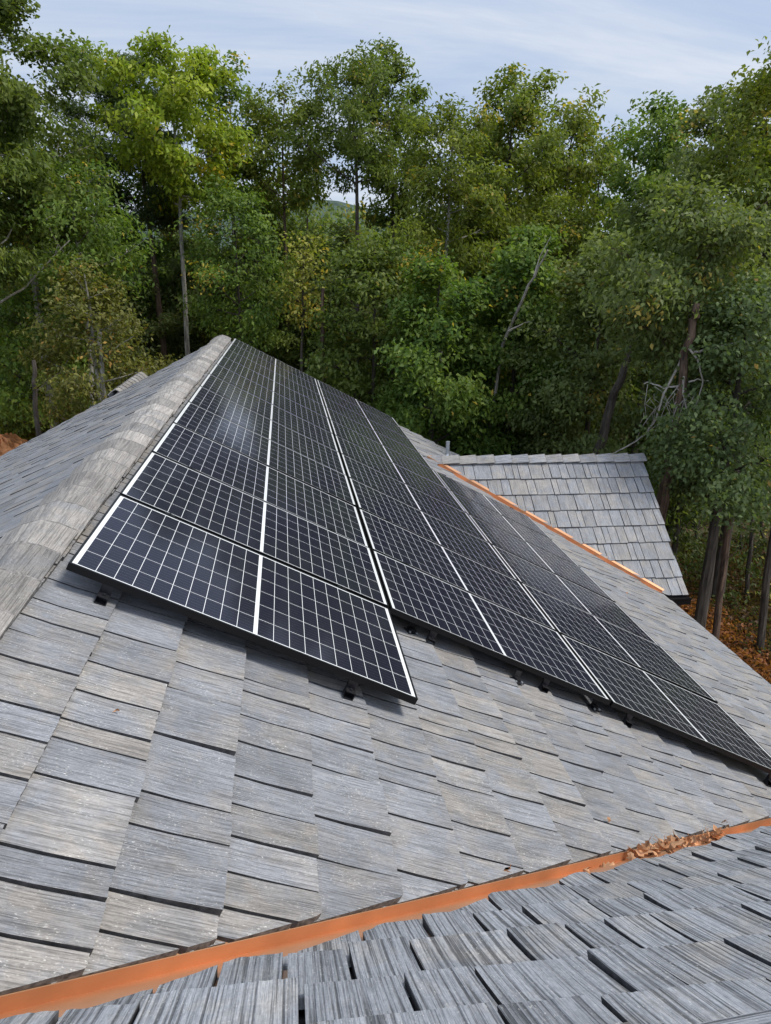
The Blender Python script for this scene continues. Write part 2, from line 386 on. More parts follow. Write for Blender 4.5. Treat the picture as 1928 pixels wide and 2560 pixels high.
# far cross gable
cf, sf = cos(QF), sin(QF); ZRD = ZR - .03
def tl_far(x):
    return min(2.84, (YR - (YR - (x - 3.40) * .597)) / cf - .05) if x > 3.4 else 0
def shr(sign, seed, seg):
    mb = MB()
    shakes(mb, (0, YR, ZRD), (1, 0, 0), (0, sign * cf, -sf), (0, sign * sf, cf), 3.4, XR, [.145 + .337 * k for k in range(9)], tl_far, .03, lambda a, t: seg, seed=seed, tanm=.42)
    return mb
gf = hpart(shr(-1, 21, (3, 1)), 'gable_roof', SK); gf['label'] = 'far cross gable slope seen beyond the panels'
hpart(shr(1, 22, (1, 1)), 'gable_roof', SK)
mb = MB()
for sg in (-1, 1):
    pp = [(3.4, 0), (XR, 0), (XR, 2.82), (3.4 + 2.82 * cf / .597, 2.82)]
    deck(mb, (0, YR, ZRD), (1, 0, 0), (0, sg * cf, -sf), (0, sg * sf, cf), pp if sg > 0 else pp[::-1])
hpart(mb, 'roof_deck', M['felt'])

# ridge caps: bent two-leg shakes, each lapping the next
def ridge_cap(P0, d, legs, L0, L1, expo, seed, wleg=.155, hi=.066, tilt=.020, matn='cap', rev=False):
    rng = np.random.default_rng(seed); mb = MB(); P0 = np.array(P0, float); d = np.array(d, float)
    (ta, na), (tb, nb) = [(np.array(x, float), np.array(y, float)) for x, y in legs]
    up = (na + nb); up /= np.linalg.norm(up)
    x = L0
    while x < L1:
        l = expo + .04; th = rng.uniform(.017, .023); w1 = wleg + rng.normal(0, .006); w2 = wleg + rng.normal(0, .006)
        tint = (rng.uniform(0, 1), np.clip(rng.normal(.55, .3), 0, 1), rng.uniform(0, 1)); uo = rng.uniform(0, 40); j = rng.normal(0, .004)
        prof = []                                   # across: left foot -> crest -> right foot, rounded crest
        for k in np.linspace(-1, 1, 13):
            leg, nrm, ww = (ta, na, w1) if k < 0 else (tb, nb, w2)
            q = abs(k) ** 1.0
            base = leg * ww * q + up * 0
            rnd = -up * .020 * max(0, 1 - (abs(k) / .35)) ** 1.6
            prof.append((base, nrm * .034 + rnd if abs(k) > .01 else up * (hi - .030) + rnd * .6, nrm if abs(k) > .01 else up, k))
        nseg = 3
        def pt(i, fr, low):
            b, o, nn, k = prof[i]
            lift = (tilt * (1 - fr) if not rev else tilt * fr) + (0 if low else th)
            return P0 + d * (x + j + l * fr) + b + o + nn * (lift - .006)
        for i in range(12):
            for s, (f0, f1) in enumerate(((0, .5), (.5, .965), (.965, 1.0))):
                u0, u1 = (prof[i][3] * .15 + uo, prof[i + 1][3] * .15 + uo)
                mb.face([pt(i, f0, 0), pt(i + 1, f0, 0), pt(i + 1, f1, 0), pt(i, f1, 0)], [(u0, x + l * f0), (u1, x + l * f0), (u1, x + l * f1), (u0, x + l * f1)], tint, 1 if s == 2 else 0)  # dark strip at the cap's end paints in the seam shadow
            for fr in (0, 1):
                q = [pt(i, fr, 1), pt(i + 1, fr, 1), pt(i + 1, fr, 0), pt(i, fr, 0)]
                mb.face(q if fr == 0 else q[::-1], [(u0, x), (u1, x), (u1, x + .02), (u0, x + .02)], tint)
        for i in (0, 12):
            q = [pt(i, 0, 1), pt(i, 1, 1), pt(i, 1, 0), pt(i, 0, 0)]
            mb.face(q if i else q[::-1], [(uo, x), (uo, x + l), (uo + .02, x + l), (uo + .02, x)], tint)
        x += expo
    return mb
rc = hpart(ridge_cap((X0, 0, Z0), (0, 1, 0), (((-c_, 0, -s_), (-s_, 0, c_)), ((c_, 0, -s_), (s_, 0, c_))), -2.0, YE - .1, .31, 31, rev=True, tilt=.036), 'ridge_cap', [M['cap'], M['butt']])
rc['label'] = 'pale ridge cap beside the panel array'
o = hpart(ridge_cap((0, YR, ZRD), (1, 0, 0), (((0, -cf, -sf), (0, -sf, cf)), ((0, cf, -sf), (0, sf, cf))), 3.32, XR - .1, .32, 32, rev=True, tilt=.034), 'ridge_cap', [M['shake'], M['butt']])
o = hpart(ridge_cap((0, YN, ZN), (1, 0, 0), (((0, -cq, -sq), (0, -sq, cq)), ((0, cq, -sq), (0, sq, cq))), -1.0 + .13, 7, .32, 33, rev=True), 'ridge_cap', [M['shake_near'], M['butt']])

# copper valley flashing: pan | standing rib | pan
def flashing(P, Ld, length, tm, nm, tg, ng, wm, wg, h, crease):
    """tm,tg: directions in each roof plane away from the valley; nm,ng the planes' normals"""
    mb = MB(); up = np.array((-.05, -.10, .99)); up = up / np.linalg.norm(up)
    prof = [tm * wm + nm * .002, tm * .03 + nm * .002, tm * .012 + nm * .003, up * h - tm * -.002, up * h + tg * .003, tg * .004 + ng * .003, tg * crease + ng * .006, tg * (crease + .004) + ng * .012, tg * wg + ng * .016]
    n = 24
    for i in range(n):
        a, b = P + Ld * length * i / n, P + Ld * length * (i + 1) / n
        for k in range(len(prof) - 1): mb.face([a + prof[k], b + prof[k], b + prof[k + 1], a + prof[k + 1]])
    lo = [p - up * .003 for p in prof]
    for k in range(len(prof) - 1):
        mb.face([P + lo[k], P + lo[k + 1], P + prof[k + 1], P + prof[k]])
    return mb
nmain = np.array((s_, 0, c_)); nnear = np.array((0, sq, cq)); nfar = np.array((0, -sf, cf))
def inpl(n, Ld, toward):
    t = np.cross(n, Ld); t /= np.linalg.norm(t); return t if t @ np.array(toward) > 0 else -t
PV = A - LV * 1.0 - np.array((0, 0, .016))
tmn, tgn = inpl(nmain, LV, (-.3, 1, 0)), inpl(nnear, LV, (.3, -1, 0))
vf = hpart(flashing(PV, LV, 8.6, tmn, nmain, tgn, nnear, .06, .40, .058, .085), 'valley_flashing', M['copper'], merge=False)
vf['label'] = 'copper coloured valley flashing across the foreground'
PF = PL(VA, YR, -.155); PFe = PL(7.9, YR - FK * (7.9 - VA), -.155); LF = (PFe - PF) / np.linalg.norm(PFe - PF)
vf2 = hpart(flashing(PF + LF * .05 + nmain * .012, LF, float(np.linalg.norm(PFe - PF)) - .03, inpl(nmain, LF, (-.3, -1, 0)), nmain, inpl(nfar, LF, (.3, 1, 0)), nfar, .12, .10, .070, .06), 'valley_flashing', M['copper'])
vf2['label'] = 'copper coloured valley flashing below the far gable'

# fascias, gutters, walls
mb = MB()
zE = Z0 - (TE) * s_; xE = X0 + TE * c_
mb.box((xE - .03, NU + NK * 7.88, zE - .20), (.03, 0, 0), (0, YR - FK * 4.02 - (NU + NK * 7.88), 0), (0, 0, .17))
for sg in (1, -1):                                  # far rake boards
    d = np.array((c_, 0, -s_)) if sg > 0 else np.array((-cl, 0, -sl_)); nn = np.array((s_, 0, c_)) if sg > 0 else np.array((-sl_, 0, cl))
    mb.box(np.array((X0, YE - .028, Z0)) - nn * .20, d * 8.05, (0, .03, 0), nn * .185)
for sg in (1, -1):                                  # far gable rake boards
    d = np.array((0, sg * cf, -sf)); nn = np.array((0, sg * sf, cf))
    mb.box(np.array((XR - .028, YR, ZRD)) - nn * .20, d * 2.80, (.03, 0, 0), nn * .185)
hpart(mb, 'fascia', M['fascia'])
mb = MB(); gy = YR - 2.84 * cf - .045; gz = ZRD - 2.84 * sf
mb.box((7.02, gy - .06, gz - .11), (.46, 0, 0), (0, .11, 0), (0, 0, .105)); mb.box((6.99, gy - .075, gz - .012), (.50, 0, 0), (0, .012, 0), (0, 0, .018))
hpart(mb, 'gutter', M['black_metal'])
mb = MB()
zG = -6.9
mb.box((-7.3, -2, zG), (13.6, 0, 0), (0, 13.5, 0), (0, 0, zE - zG - .25))
pr_ = [(-7.3, zE - .25), (6.3, zE - .25), (X0, Z0 - .3)]
for y in (11.5, -2.0):
    q = [(x, y, z) for x, z in pr_]; mb.face(q if y < 0 else q[::-1])
mb.box((6.32, 7.35, zG), (.85, 0, 0), (0, 3.8, 0), (0, 0, -3.9 - zG)); mb.face([(7.17, 7.35, -3.9), (7.17, 11.15, -3.9), (7.17, YR, ZRD - .3)])
mb.box((-1, -6.0, zG), (8, 0, 0), (0, 7.2, 0), (0, 0, -3.4 - zG)); mb.face([(7.0, -6.0, -3.4), (7.0, 1.2, -3.4), (7.0, YN, ZN - .3)])
hpart(mb, 'wall', M['siding'])

# lower wing beyond the far gable end, its ridge cap just shows over the left slope
mb = MB()
wx, wz = -2.42, -1.05
for sg in (-1, 1):
    shakes(mb, (wx, YE + .05, wz - .06), (0, 1, 0), (sg * .7071, 0, -.7071), (sg * .7071, 0, .7071), 0, 2.6, [.16 + .315 * k for k in range(11)], lambda u: 3.6, .05, lambda u, t: (1, 1), seed=41 + sg)
wing = hpart(mb, 'wing_roof', SK)
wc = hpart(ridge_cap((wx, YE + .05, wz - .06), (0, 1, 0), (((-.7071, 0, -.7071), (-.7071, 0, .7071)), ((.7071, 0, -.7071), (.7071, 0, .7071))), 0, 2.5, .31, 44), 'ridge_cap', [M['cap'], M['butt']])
mb = MB(); mb.box((wx - 2.4, YE + .2, zG), (4.8, 0, 0), (0, 2.3, 0), (0, 0, wz - 2.5 - zG)); mb.face([(wx - 2.4, YE + 2.5, wz - 2.5), (wx, YE + 2.5, wz - .12), (wx + 2.4, YE + 2.5, wz - 2.5)])
hpart(mb, 'wall', M['siding'])

# ------------------------------------------------------------------ solar panels
def cell_material():
    m, t, p = mat('solar_cells')
    uv = N(t, 'ShaderNodeUVMap'); uv.uv_map = 'UVMap'; su = N(t, 'ShaderNodeSeparateXYZ'); L(t, uv.outputs[0], su.inputs[0])
    a, b = su.outputs[0], su.outputs[1]               # metres: a down the long side (1.755), b across (1.038)
    LW = .0027
    half = math_(t, 'GREATER_THAN', a, .8775)
    a2 = math_(t, 'SUBTRACT', math_(t, 'ABSOLUTE', math_(t, 'SUBTRACT', a, .8775)), .0095)   # from the mid strip outwards
    pa = .8375 / 10; pb = .998 / 6
    fa = math_(t, 'PINGPONG', math_(t, 'MODULO', math_(t, 'ADD', a2, pa * 4), pa), pa * .5)
    b2 = math_(t, 'SUBTRACT', b, .020)
    fb = math_(t, 'PINGPONG', math_(t, 'MODULO', math_(t, 'ADD', b2, pb * 4), pb), pb * .5)
    la = math_(t, 'LESS_THAN', fa, LW * .5); lb = math_(t, 'LESS_THAN', fb, LW * .5)
    out1 = math_(t, 'LESS_THAN', a2, 0.0); out2 = math_(t, 'GREATER_THAN', a2, .8375)
    out3 = math_(t, 'LESS_THAN', b2, .0); out4 = math_(t, 'GREATER_THAN', b2, .998)
    line = la
    for x in (lb, out1, out2, out3, out4): line = math_(t, 'MAXIMUM', line, x)
    # ribbon bus bars inside the white strips
    r1 = math_(t, 'LESS_THAN', math_(t, 'ABSOLUTE', math_(t, 'SUBTRACT', a2, .8455)), .0022)
    r2 = math_(t, 'LESS_THAN', math_(t, 'ABSOLUTE', math_(t, 'ADD', a2, .0095)), .0022)
    rib = math_(t, 'MAXIMUM', r1, r2)
    # fine wires: along the long side, 9 per cell
    pw = pb / 6
    fw = math_(t, 'PINGPONG', math_(t, 'MODULO', math_(t, 'ADD', b2, pb * 4), pw), pw * .5)
    wire = math_(t, 'GREATER_THAN', fw, pw * .5 - .0007)
    nz = N(t, 'ShaderNodeTexNoise'); nz.inputs['Scale'].default_value = 3; L(t, uv.outputs[0], nz.inputs['Vector'])
    base = N(t, 'ShaderNodeMixRGB'); base.inputs[1].default_value = (.006, .006, .014, 1); base.inputs[2].default_value = (.010, .010, .021, 1); L(t, nz.outputs['Fac'], base.inputs[0])
    c1 = N(t, 'ShaderNodeMixRGB'); L(t, math_(t, 'MULTIPLY', wire, .8), c1.inputs[0]); L(t, base.outputs[0], c1.inputs[1]); c1.inputs[2].default_value = (.08, .08, .09, 1)
    c2_ = N(t, 'ShaderNodeMixRGB'); L(t, line, c2_.inputs[0]); L(t, c1.outputs[0], c2_.inputs[1]); c2_.inputs[2].default_value = (.62, .63, .62, 1)
    c3 = N(t, 'ShaderNodeMixRGB'); L(t, math_(t, 'MULTIPLY', rib, .55), c3.inputs[0]); L(t, c2_.outputs[0], c3.inputs[1]); c3.inputs[2].default_value = (.38, .38, .38, 1)
    L(t, c3.outputs[0], p.inputs['Base Color'])
    p.inputs['Roughness'].default_value = .5; p.inputs['Specular IOR Level'].default_value = .05
    p.inputs['Coat Weight'].default_value = .8; p.inputs['Coat Roughness'].default_value = .09; p.inputs['Coat IOR'].default_value = 1.33
    return m
M['cells'] = cell_material()
PW, PH, GAP, FT = 1.755, 1.038, .02, .036
Rm = Matrix(((c_, 0, s_, 0), (0, 1, 0, 0), (-s_, 0, c_, 0), (0, 0, 0, 1)))
def make_panel():
    r = empty('solar_panel'); 
    mb = MB(); fw = .011
    mb.box((0, 0, -FT), (PW, 0, 0), (0, fw, 0), (0, 0, FT)); mb.box((0, PH - fw, -FT), (PW, 0, 0), (0, fw, 0), (0, 0, FT))
    mb.box((0, fw, -FT), (fw, 0, 0), (0, PH - 2 * fw, 0), (0, 0, FT)); mb.box((PW - fw, fw, -FT), (fw, 0, 0), (0, PH - 2 * fw, 0), (0, 0, FT))
    mb.build('frame', M['black_metal'], r)
    mb = MB(); P = [(fw, fw, -.002), (PW - fw, fw, -.002), (PW - fw, PH - fw, -.002), (fw, PH - fw, -.002)]
    mb.face(P, [(x, y) for x, y, z in P]); mb.face([(x, y, -.008) for x, y, z in P][::-1], [(0, 0)] * 4)
    mb.build('glass', M['cells'], r)
    for v in (.30, 1.42):                             # clamps that bridge the gap to the next row
        mb = MB(); mb.box((v - .03, PH - .006, .0005), (.06, 0, 0), (0, .032, 0), (0, 0, .004)); mb.box((v - .018, PH + .002, -.03), (.036, 0, 0), (0, .016, 0), (0, 0, .031))
        mb.tube([(v, PH + .010, .004), (v, PH + .010, .010)], .006, 6); mb.build('clamp', M['black_metal'], r)
    return r
proto = make_panel(); first = True
ORD = ['nearest', 'second', 'third', 'fourth', 'fifth', 'sixth', 'seventh', 'eighth', 'ninth', 'tenth', 'farthest']
cols = [(0, range(0, 11), 'upper column by the ridge cap'), (1, range(1, 11), 'middle column of the array'), (2, range(1, 7), 'lower column near the copper valley')]
for ci, rows, nm in cols:
    rows = list(rows)
    for k, r in enumerate(rows):
        o = proto if first else copy_tree(proto); first = False
        p = PL(ci * (PW + GAP), r * (PH + GAP), 0)
        jr = np.random.default_rng(100 + ci * 20 + r).normal(0, .0012, 2)
        o.matrix_world = Matrix.Translation(p) @ Rm @ Matrix.Rotation(jr[0], 4, 'X') @ Matrix.Rotation(jr[1], 4, 'Y')
        od = ORD[k] if k < len(rows) - 1 else 'farthest'
        tag(o, 'black framed solar panel, %s in the %s' % (od, nm) if od not in ('nearest', 'farthest') else 'black framed solar panel, %s one of the %s' % (od, nm), 'solar panel', 'solar panels on the main roof slope')

def make_bracket():
    r = empty('mounting_bracket'); mb = MB()
    # small bent cup: base, upright web, sloping cheek
    mb.box((-.026, .0, 0), (.052, 0, 0), (0, .055, 0), (0, 0, .004)); mb.box((-.026, .045, .004), (.052, 0, 0), (0, .004, 0), (0, 0, .075))
    mb.box((.022, .0, .004), (.004, 0, 0), (0, .045, 0), (0, 0, .034)); mb.box((-.026, .0, .036), (.048, 0, 0), (0, .045, 0), (0, 0, .003))
    mb.face([(-.0262, .0, .004), (-.0262, .045, .004), (-.0262, .045, .079)])
    mb.build('plate', M['dark_zinc'], r)
    b = MB(); b.tube([(0, .022, .039), (0, .022, .047)], .008, 6); b.build('bolt', M['dark_zinc'], r)
    return r
bp = make_bracket(); first = True
for v, u, lab in ((.19, -.03, 'small black bracket under the near edge of the first panel, close to the ridge cap'),
                  (1.42, -.03, 'black U bracket under the near edge of the first panel, at its low corner'),
                  (2.12, 1.03, 'black bracket under the middle column, next to the step in the array'),
                  (3.02, 1.03, 'black bracket with a pale tag side below the middle column'),
                  (3.74, 1.03, 'black bracket under the seam of the middle and lower columns'),
                  (5.10, 1.03, 'black bracket under the lowest near panel edge at the right border')):
    o = bp if first else copy_tree(bp); first = False
    o.matrix_world = Matrix.Translation(PL(v, u, -.121)) @ Rm
    tag(o, lab, 'bracket', 'brackets holding the panel edge')

# bolted feet that stand on the shakes under the array
def make_foot():
    r = empty('roof_foot'); mb = MB()
    mb.box((-.045, -.035, 0), (.09, 0, 0), (0, .07, 0), (0, 0, .005)); mb.box((-.03, .018, .005), (.06, 0, 0), (0, .006, 0), (0, 0, .062))
    mb.box((-.022, -.016, .005), (.044, 0, 0), (0, .032, 0), (0, 0, .018)); mb.build('plate', M['dark_zinc'], r)
    for q in (-.03, .03):
        b = MB(); b.tube([(q, -.022, .004), (q, -.022, .013)], .009, 6); b.build('bolt', M['galv'], r)
    return r
fp = make_foot(); first = True
for v, u, lab in ((2.0, 1.13, 'bolted roof foot under the near edge of the middle column, beside its upper bracket'), (2.80, 1.04, 'bolted roof foot in the shade beside the third black bracket'), (3.50, 1.13, 'bolted roof foot just left of the seam between the middle and lower columns')):
    o = fp if first else copy_tree(fp); first = False
    o.matrix_world = Matrix.Translation(PL(v, u, -.123)) @ Rm @ Matrix.Rotation(.4, 4, 'Z'); tag(o, lab, 'roof foot', 'bolted feet under the array')

# vent pipe
vp = empty('vent_pipe', tuple(PL(4.75, 10.95, -.13))); tag(vp, 'short grey vent pipe on the roof beyond the panels', 'vent pipe')
mb = MB(); mb.tube([(0, 0, -.05), (0, 0, .30)], .038, 16); mb.tube([(0, 0, .285), (0, 0, .302)], .041, 16); mb.build('pipe', M['galv'], vp)
mb = MB(); e1, e2 = np.array((c_, 0, -s_)), np.array((0, 1, 0)); mb.box(-e1 * .12 - e2 * .11 + nmain * .004, e1 * .3, e2 * .22, nmain * .004)
mb.tube([(0, 0, -.02), (0, 0, .05)], [.06, .042], 14); mb.build('flashing', M['steel'], vp)

# ------------------------------------------------------------------ dry leaves in the valley
def leaf_blade(mb, P, rot, size, curl, rng):
    """lobed oak leaf, curled"""
    n = 9; left = []; 
    prof = [.03, .16, .10, .30, .15, .36, .18, .26, .02]
    for i in range(n):
        y = i / (n - 1); wv = prof[i] * rng.uniform(.85, 1.15)
        row = []
        for x in (-wv, 0, wv):
            z = curl * (y - .4) ** 2 + abs(x) * rng.uniform(.3, .9) * (1 if curl > 0 else -.6)
            row.append(P + rot @ (np.array((x, y - .5, z)) * size))
        left.append(row)
    for i in range(n - 1):
        for k in (0, 1): mb.face([left[i][k], left[i][k + 1], left[i + 1][k + 1], left[i + 1][k]])
    b0 = left[0][1]; mb.tube([b0, b0 + rot @ np.array((0, -.3, .05)) * size], [.0018, .0012], 4)
def rrot(rng):
    q = rng.normal(size=4); q /= np.linalg.norm(q); a, b, c, d = q
    return np.array(((1 - 2 * (c * c + d * d), 2 * (b * c - a * d), 2 * (b * d + a * c)), (2 * (b * c + a * d), 1 - 2 * (b * b + d * d), 2 * (c * d - a * b)), (2 * (b * d - a * c), 2 * (c * d + a * b), 1 - 2 * (b * b + c * c))))
rng = np.random.default_rng(77)
def vpos(v): return A + LV * ((v - .45) / (4.5 - .45) * np.linalg.norm(D - A))
mb = MB()
for i in range(64):
    v = np.clip(rng.normal(3.02, .10), 2.75, 3.3) if i < 22 else rng.uniform(2.95, 3.75)
    h = rng.uniform(0, .05) if i < 22 else rng.uniform(0, .022)
    p = vpos(v) + tgn * rng.uniform(.0, .13) + np.array((0, 0, .0 + h))
    leaf_blade(mb, p, rrot(rng), rng.uniform(.045, .092), rng.uniform(.6, 2.4), rng)
tag(mb.build('leaf_pile', M['dryleaf'], smooth=True), 'heap of curled brown oak leaves caught in the copper valley', 'dry leaves', kind='stuff')
def one_leaf(p, size, curl, lab, rot=None, seed=1):
    r = np.random.default_rng(seed); mb = MB(); leaf_blade(mb, np.zeros(3), rot if rot is not None else rrot(r), size, curl, r)
    o = mb.build('dry_leaf', M['dryleaf'], smooth=True); o.location = p; tag(o, lab, 'dry leaf', 'single dry leaves by the valley'); return o
stand = np.array(((.8, 0, .6), (0, 0, -1) , (.6, 0, -.8)), float).T @ np.diag((1, 1, 1))
one_leaf(vpos(2.07) + tmn * .05 + np.array((0, 0, .02)), .075, 3.0, 'curled brown leaf standing upright on the shakes above the valley', stand, 3)
one_leaf(vpos(2.46) + tgn * .05 + np.array((0, 0, .01)), .085, 1.2, 'brown leaf propped on the copper just left of the leaf heap', None, 9)
one_leaf(vpos(2.62) + tgn * .06 + np.array((0, 0, -.01)), .075, 1.0, 'pale torn leaf lying flat in the copper pan beside the heap', None, 12)
one_leaf(vpos(4.05) + tmn * .06 + np.array((0, 0, .015)), .07, 2.0, 'small brown leaf on the shakes to the right of the heap', None, 15)
one_leaf(vpos(4.62) + tgn * .03 + np.array((0, 0, .0)), .07, 2.0, 'small brown leaf in the valley at the right border', None, 18)

for i, (v, u, lab) in enumerate(((.42, -.72, 'tiny brown leaf scrap on the shakes below the first panel'), (5.6, 4.3, 'small brown leaf on the pale shakes right of the lower column'), (6.4, 5.7, 'tiny dry leaf on the shakes below the far copper valley'), (2.9, -.25, 'brown leaf scrap on the shakes between array and valley'))):
    one_leaf(PL(v, u, -.112), .022 if i == 0 else .04, 1.5, lab, None, 40 + i)

# ------------------------------------------------------------------ ground, drive, hills
def hz(x, y):
    """terrain height"""
    d = np.hypot(x - 1, y + 3); az = np.degrees(np.arctan2(x - 1, y + 3))
    z = -6.75 + .18 * np.sin(x * .31 + 1) * np.cos(y * .27) + .08 * np.sin(x * 1.3) * np.sin(y * 1.1 + 2)
    z = z + np.clip((d - 120) / 200, 0, 1) ** 1.2 * (30 + 5 * np.sin(az * .16 + 1.2) + 2.4 * np.sin(az * .5))
    return z
def ground_material():
    m, t, p = mat('forest_floor'); tcn = N(t, 'ShaderNodeTexCoord')
    def nz(s, d=6):
        n = N(t, 'ShaderNodeTexNoise'); n.inputs['Scale'].default_value = s; n.inputs['Detail'].default_value = d; n.inputs['Roughness'].default_value = .65; L(t, tcn.outputs['Object'], n.inputs['Vector']); return n.outputs['Fac']
    r = N(t, 'ShaderNodeValToRGB'); r.color_ramp.elements[0].position = .35; r.color_ramp.elements[0].color = (.045, .032, .02, 1); r.color_ramp.elements[1].position = .68; r.color_ramp.elements[1].color = (.19, .10, .05, 1)
    L(t, nz(2.2, 9), r.inputs[0])
    r2 = N(t, 'ShaderNodeValToRGB'); r2.color_ramp.elements[0].position = .5; r2.color_ramp.elements[1].position = .6; L(t, nz(.35), r2.inputs[0])
    mx = N(t, 'ShaderNodeMixRGB'); mx.inputs[2].default_value = (.045, .06, .02, 1); L(t, r.outputs[0], mx.inputs[1])
    mu = math_(t, 'MULTIPLY', r2.outputs[0], .7); L(t, mu, mx.inputs[0])
    L(t, mx.outputs[0], p.inputs['Base Color']); p.inputs['Roughness'].default_value = .95
    b = N(t, 'ShaderNodeBump'); b.inputs['Strength'].default_value = .8; b.inputs['Distance'].default_value = .1; L(t, nz(9), b.inputs['Height']); L(t, b.outputs[0], p.inputs['Normal'])
    return m
M['floor'] = ground_material()
def polar_sheet(name, r0, r1, nr, na, fz, m, az0=-180, az1=180, kind='structure', dz=0.0, power=2.2):
    V = []; F = []
    for i in range(nr + 1):
        r = r0 + (r1 - r0) * (i / nr) ** power
        for j in range(na + 1):
            a = radians(az0 + (az1 - az0) * j / na); x, y = 1 + r * sin(a), -3 + r * cos(a); V.append((x, y, fz(x, y) + dz))
    for i in range(nr):
        for j in range(na):
            k = i * (na + 1) + j; F.append((k, k + 1, k + na + 2, k + na + 1))
    me = bpy.data.meshes.new(name); me.from_pydata(V, [], F); me.materials.append(m); me.polygons.foreach_set('use_smooth', np.ones(len(F), bool)); me.update()
    o = bpy.data.objects.new(name, me); COL.objects.link(o)
    if kind: o['kind'] = kind
    return o
polar_sheet('ground', 0, 125, 60, 120, hz, M['floor'])
hillmat = simple('wooded_hillside', (.05, .072, .055), .95, 0, .1, .45, .35, 1.0)
hill = polar_sheet('hill', 124, 420, 40, 260, hz, hillmat, power=1.0)
def gp(px, py, z=-6.7):
    r = ray(px, py); t = (z - CAM[2]) / r[2]; return (CAM[0] + r[0] * t, CAM[1] + r[1] * t)
def patch(name, pts, dz, m, kind='structure', sub=14):
    """ground sheet draped on the terrain from a quad of plan corners"""
    (ax, ay), (bx, by), (cx, cy), (ex, ey) = pts; V = []; F = []
    r = np.random.default_rng(len(name))
    for i in range(sub + 1):
        for j in range(sub + 1):
            u, v = i / sub, j / sub; jx, jy = (r.normal(0, .12, 2) if (i in (0, sub) or j in (0, sub)) else (0, 0))
            x = (ax * (1 - u) + bx * u) * (1 - v) + (ex * (1 - u) + cx * u) * v + jx; y = (ay * (1 - u) + by * u) * (1 - v) + (ey * (1 - u) + cy * u) * v + jy
            V.append((x, y, float(hz(x, y)) + dz + .05 * sin(9 * u) * sin(7 * v) * (0 < i < sub) * (0 < j < sub)))
    for i in range(sub):
        for j in range(sub):
            k = i * (sub + 1) + j; F.append((k, k + sub + 1, k + sub + 2, k + 1))
    me = bpy.data.meshes.new(name); me.from_pydata(V, [], F); me.materials.append(m); me.update()
    o = bpy.data.objects.new(name, me); COL.objects.link(o); o['kind'] = kind; return o
M['gravel'] = simple('pale_gravel', (.52, .47, .40), .95, 0, .2, .2, 6, .5)
patch('leaf_mulch', [gp(1560, 1560), gp(1840, 1780), gp(1990, 1740), gp(1700, 1490)], .10, M['clay'], sub=18)

patch('gravel_drive', [(14.0, 22.0), (25, 18.5), (27, 23.0), (15, 26.5)], .05, M['gravel'])

def mound(name, px, d, r, h, m):
    c = at(px, 688, d); V = []; F = []; n = 26; rg = np.random.default_rng(6)
    for i in range(n + 1):
        for j in range(48):
            a = 2 * pi * j / 48; q = i / n * r * 1.5; x, y = c[0] + q * cos(a), c[1] + q * sin(a)
            k = math.exp(-(q / r) ** 2 * 1.6); V.append((x, y, float(hz(x, y)) - .03 + h * k * (1 + rg.normal(0, .02)) + .02 * k))
    for i in range(n):
        for j in range(48):
            F.append((i * 48 + j, i * 48 + (j + 1) % 48, (i + 1) * 48 + (j + 1) % 48, (i + 1) * 48 + j))
    me = bpy.data.meshes.new(name); me.from_pydata(V, [], F); me.materials.append(m); me.update()
    o = bpy.data.objects.new(name, me); COL.objects.link(o); o['kind'] = 'structure'
mound('clay_mound', -70, 26.0, 3.4, 2.95, M['clay'])
# ------------------------------------------------------------------ trees
def rand_unit(rng, n):
    v = rng.normal(size=(n, 3)); return v / np.linalg.norm(v, axis=1, keepdims=True)
def make_leaves(rng, C, ctr, per, rc, size, pal, flat=.62, droop=.35, aspect=.52, outward=None):
    """C cluster centres; returns quads and colours"""
    n = len(C) * per; ci = np.repeat(np.arange(len(C)), per)
    r = (rng.uniform(.75, 1.25, len(C)) * rc)[ci][:, None]
    off = rand_unit(rng, n) * (rng.random((n, 1)) ** .5) * 1.05; off[:, 2] *= flat
    P = C[ci] + off * r
    out_ = P - ctr; out_[:, 2] *= .4; out_ /= np.linalg.norm(out_, axis=1, keepdims=True) + 1e-6
    nrm = rand_unit(rng, n) * .85 + np.array((0, 0, .55)) + out_ * .45; nrm /= np.linalg.norm(nrm, axis=1, keepdims=True)
    d = rand_unit(rng, n) * .8 + out_ * .6 + np.array((0, 0, -droop)); d -= nrm * (d * nrm).sum(1, keepdims=True); d /= np.linalg.norm(d, axis=1, keepdims=True) + 1e-6
    sd = np.cross(nrm, d)
    s = size * rng.uniform(.65, 1.3, n)[:, None]
    fold = nrm * s * .10
    V = np.stack((P - d * s * .5, P + sd * s * aspect * .5 + fold - d * s * .05, P + d * s * .5 - np.array((0, 0, 1)) * s * .12, P - sd * s * aspect * .5 + fold - d * s * .05), 1)
    base, alt, rare = (np.array(x) for x in pal[:3])
    mixc = np.clip(rng.normal(.35, .25, len(C)), 0, 1)[ci] + rng.normal(0, .12, n); mixc = np.clip(mixc, 0, 1)[:, None]
    col = base * (1 - mixc) + alt * mixc
    rr = (rng.random(len(C)) < pal[3])[ci] & (rng.random(n) < .7); rr |= rng.random(n) < pal[3] * .25
    col[rr] = rare * rng.uniform(.7, 1.2, (rr.sum(), 1))
    col *= rng.uniform(.84, 1.16, (n, 1)) * rng.uniform(.82, 1.18, len(C))[ci][:, None]
    return V, col
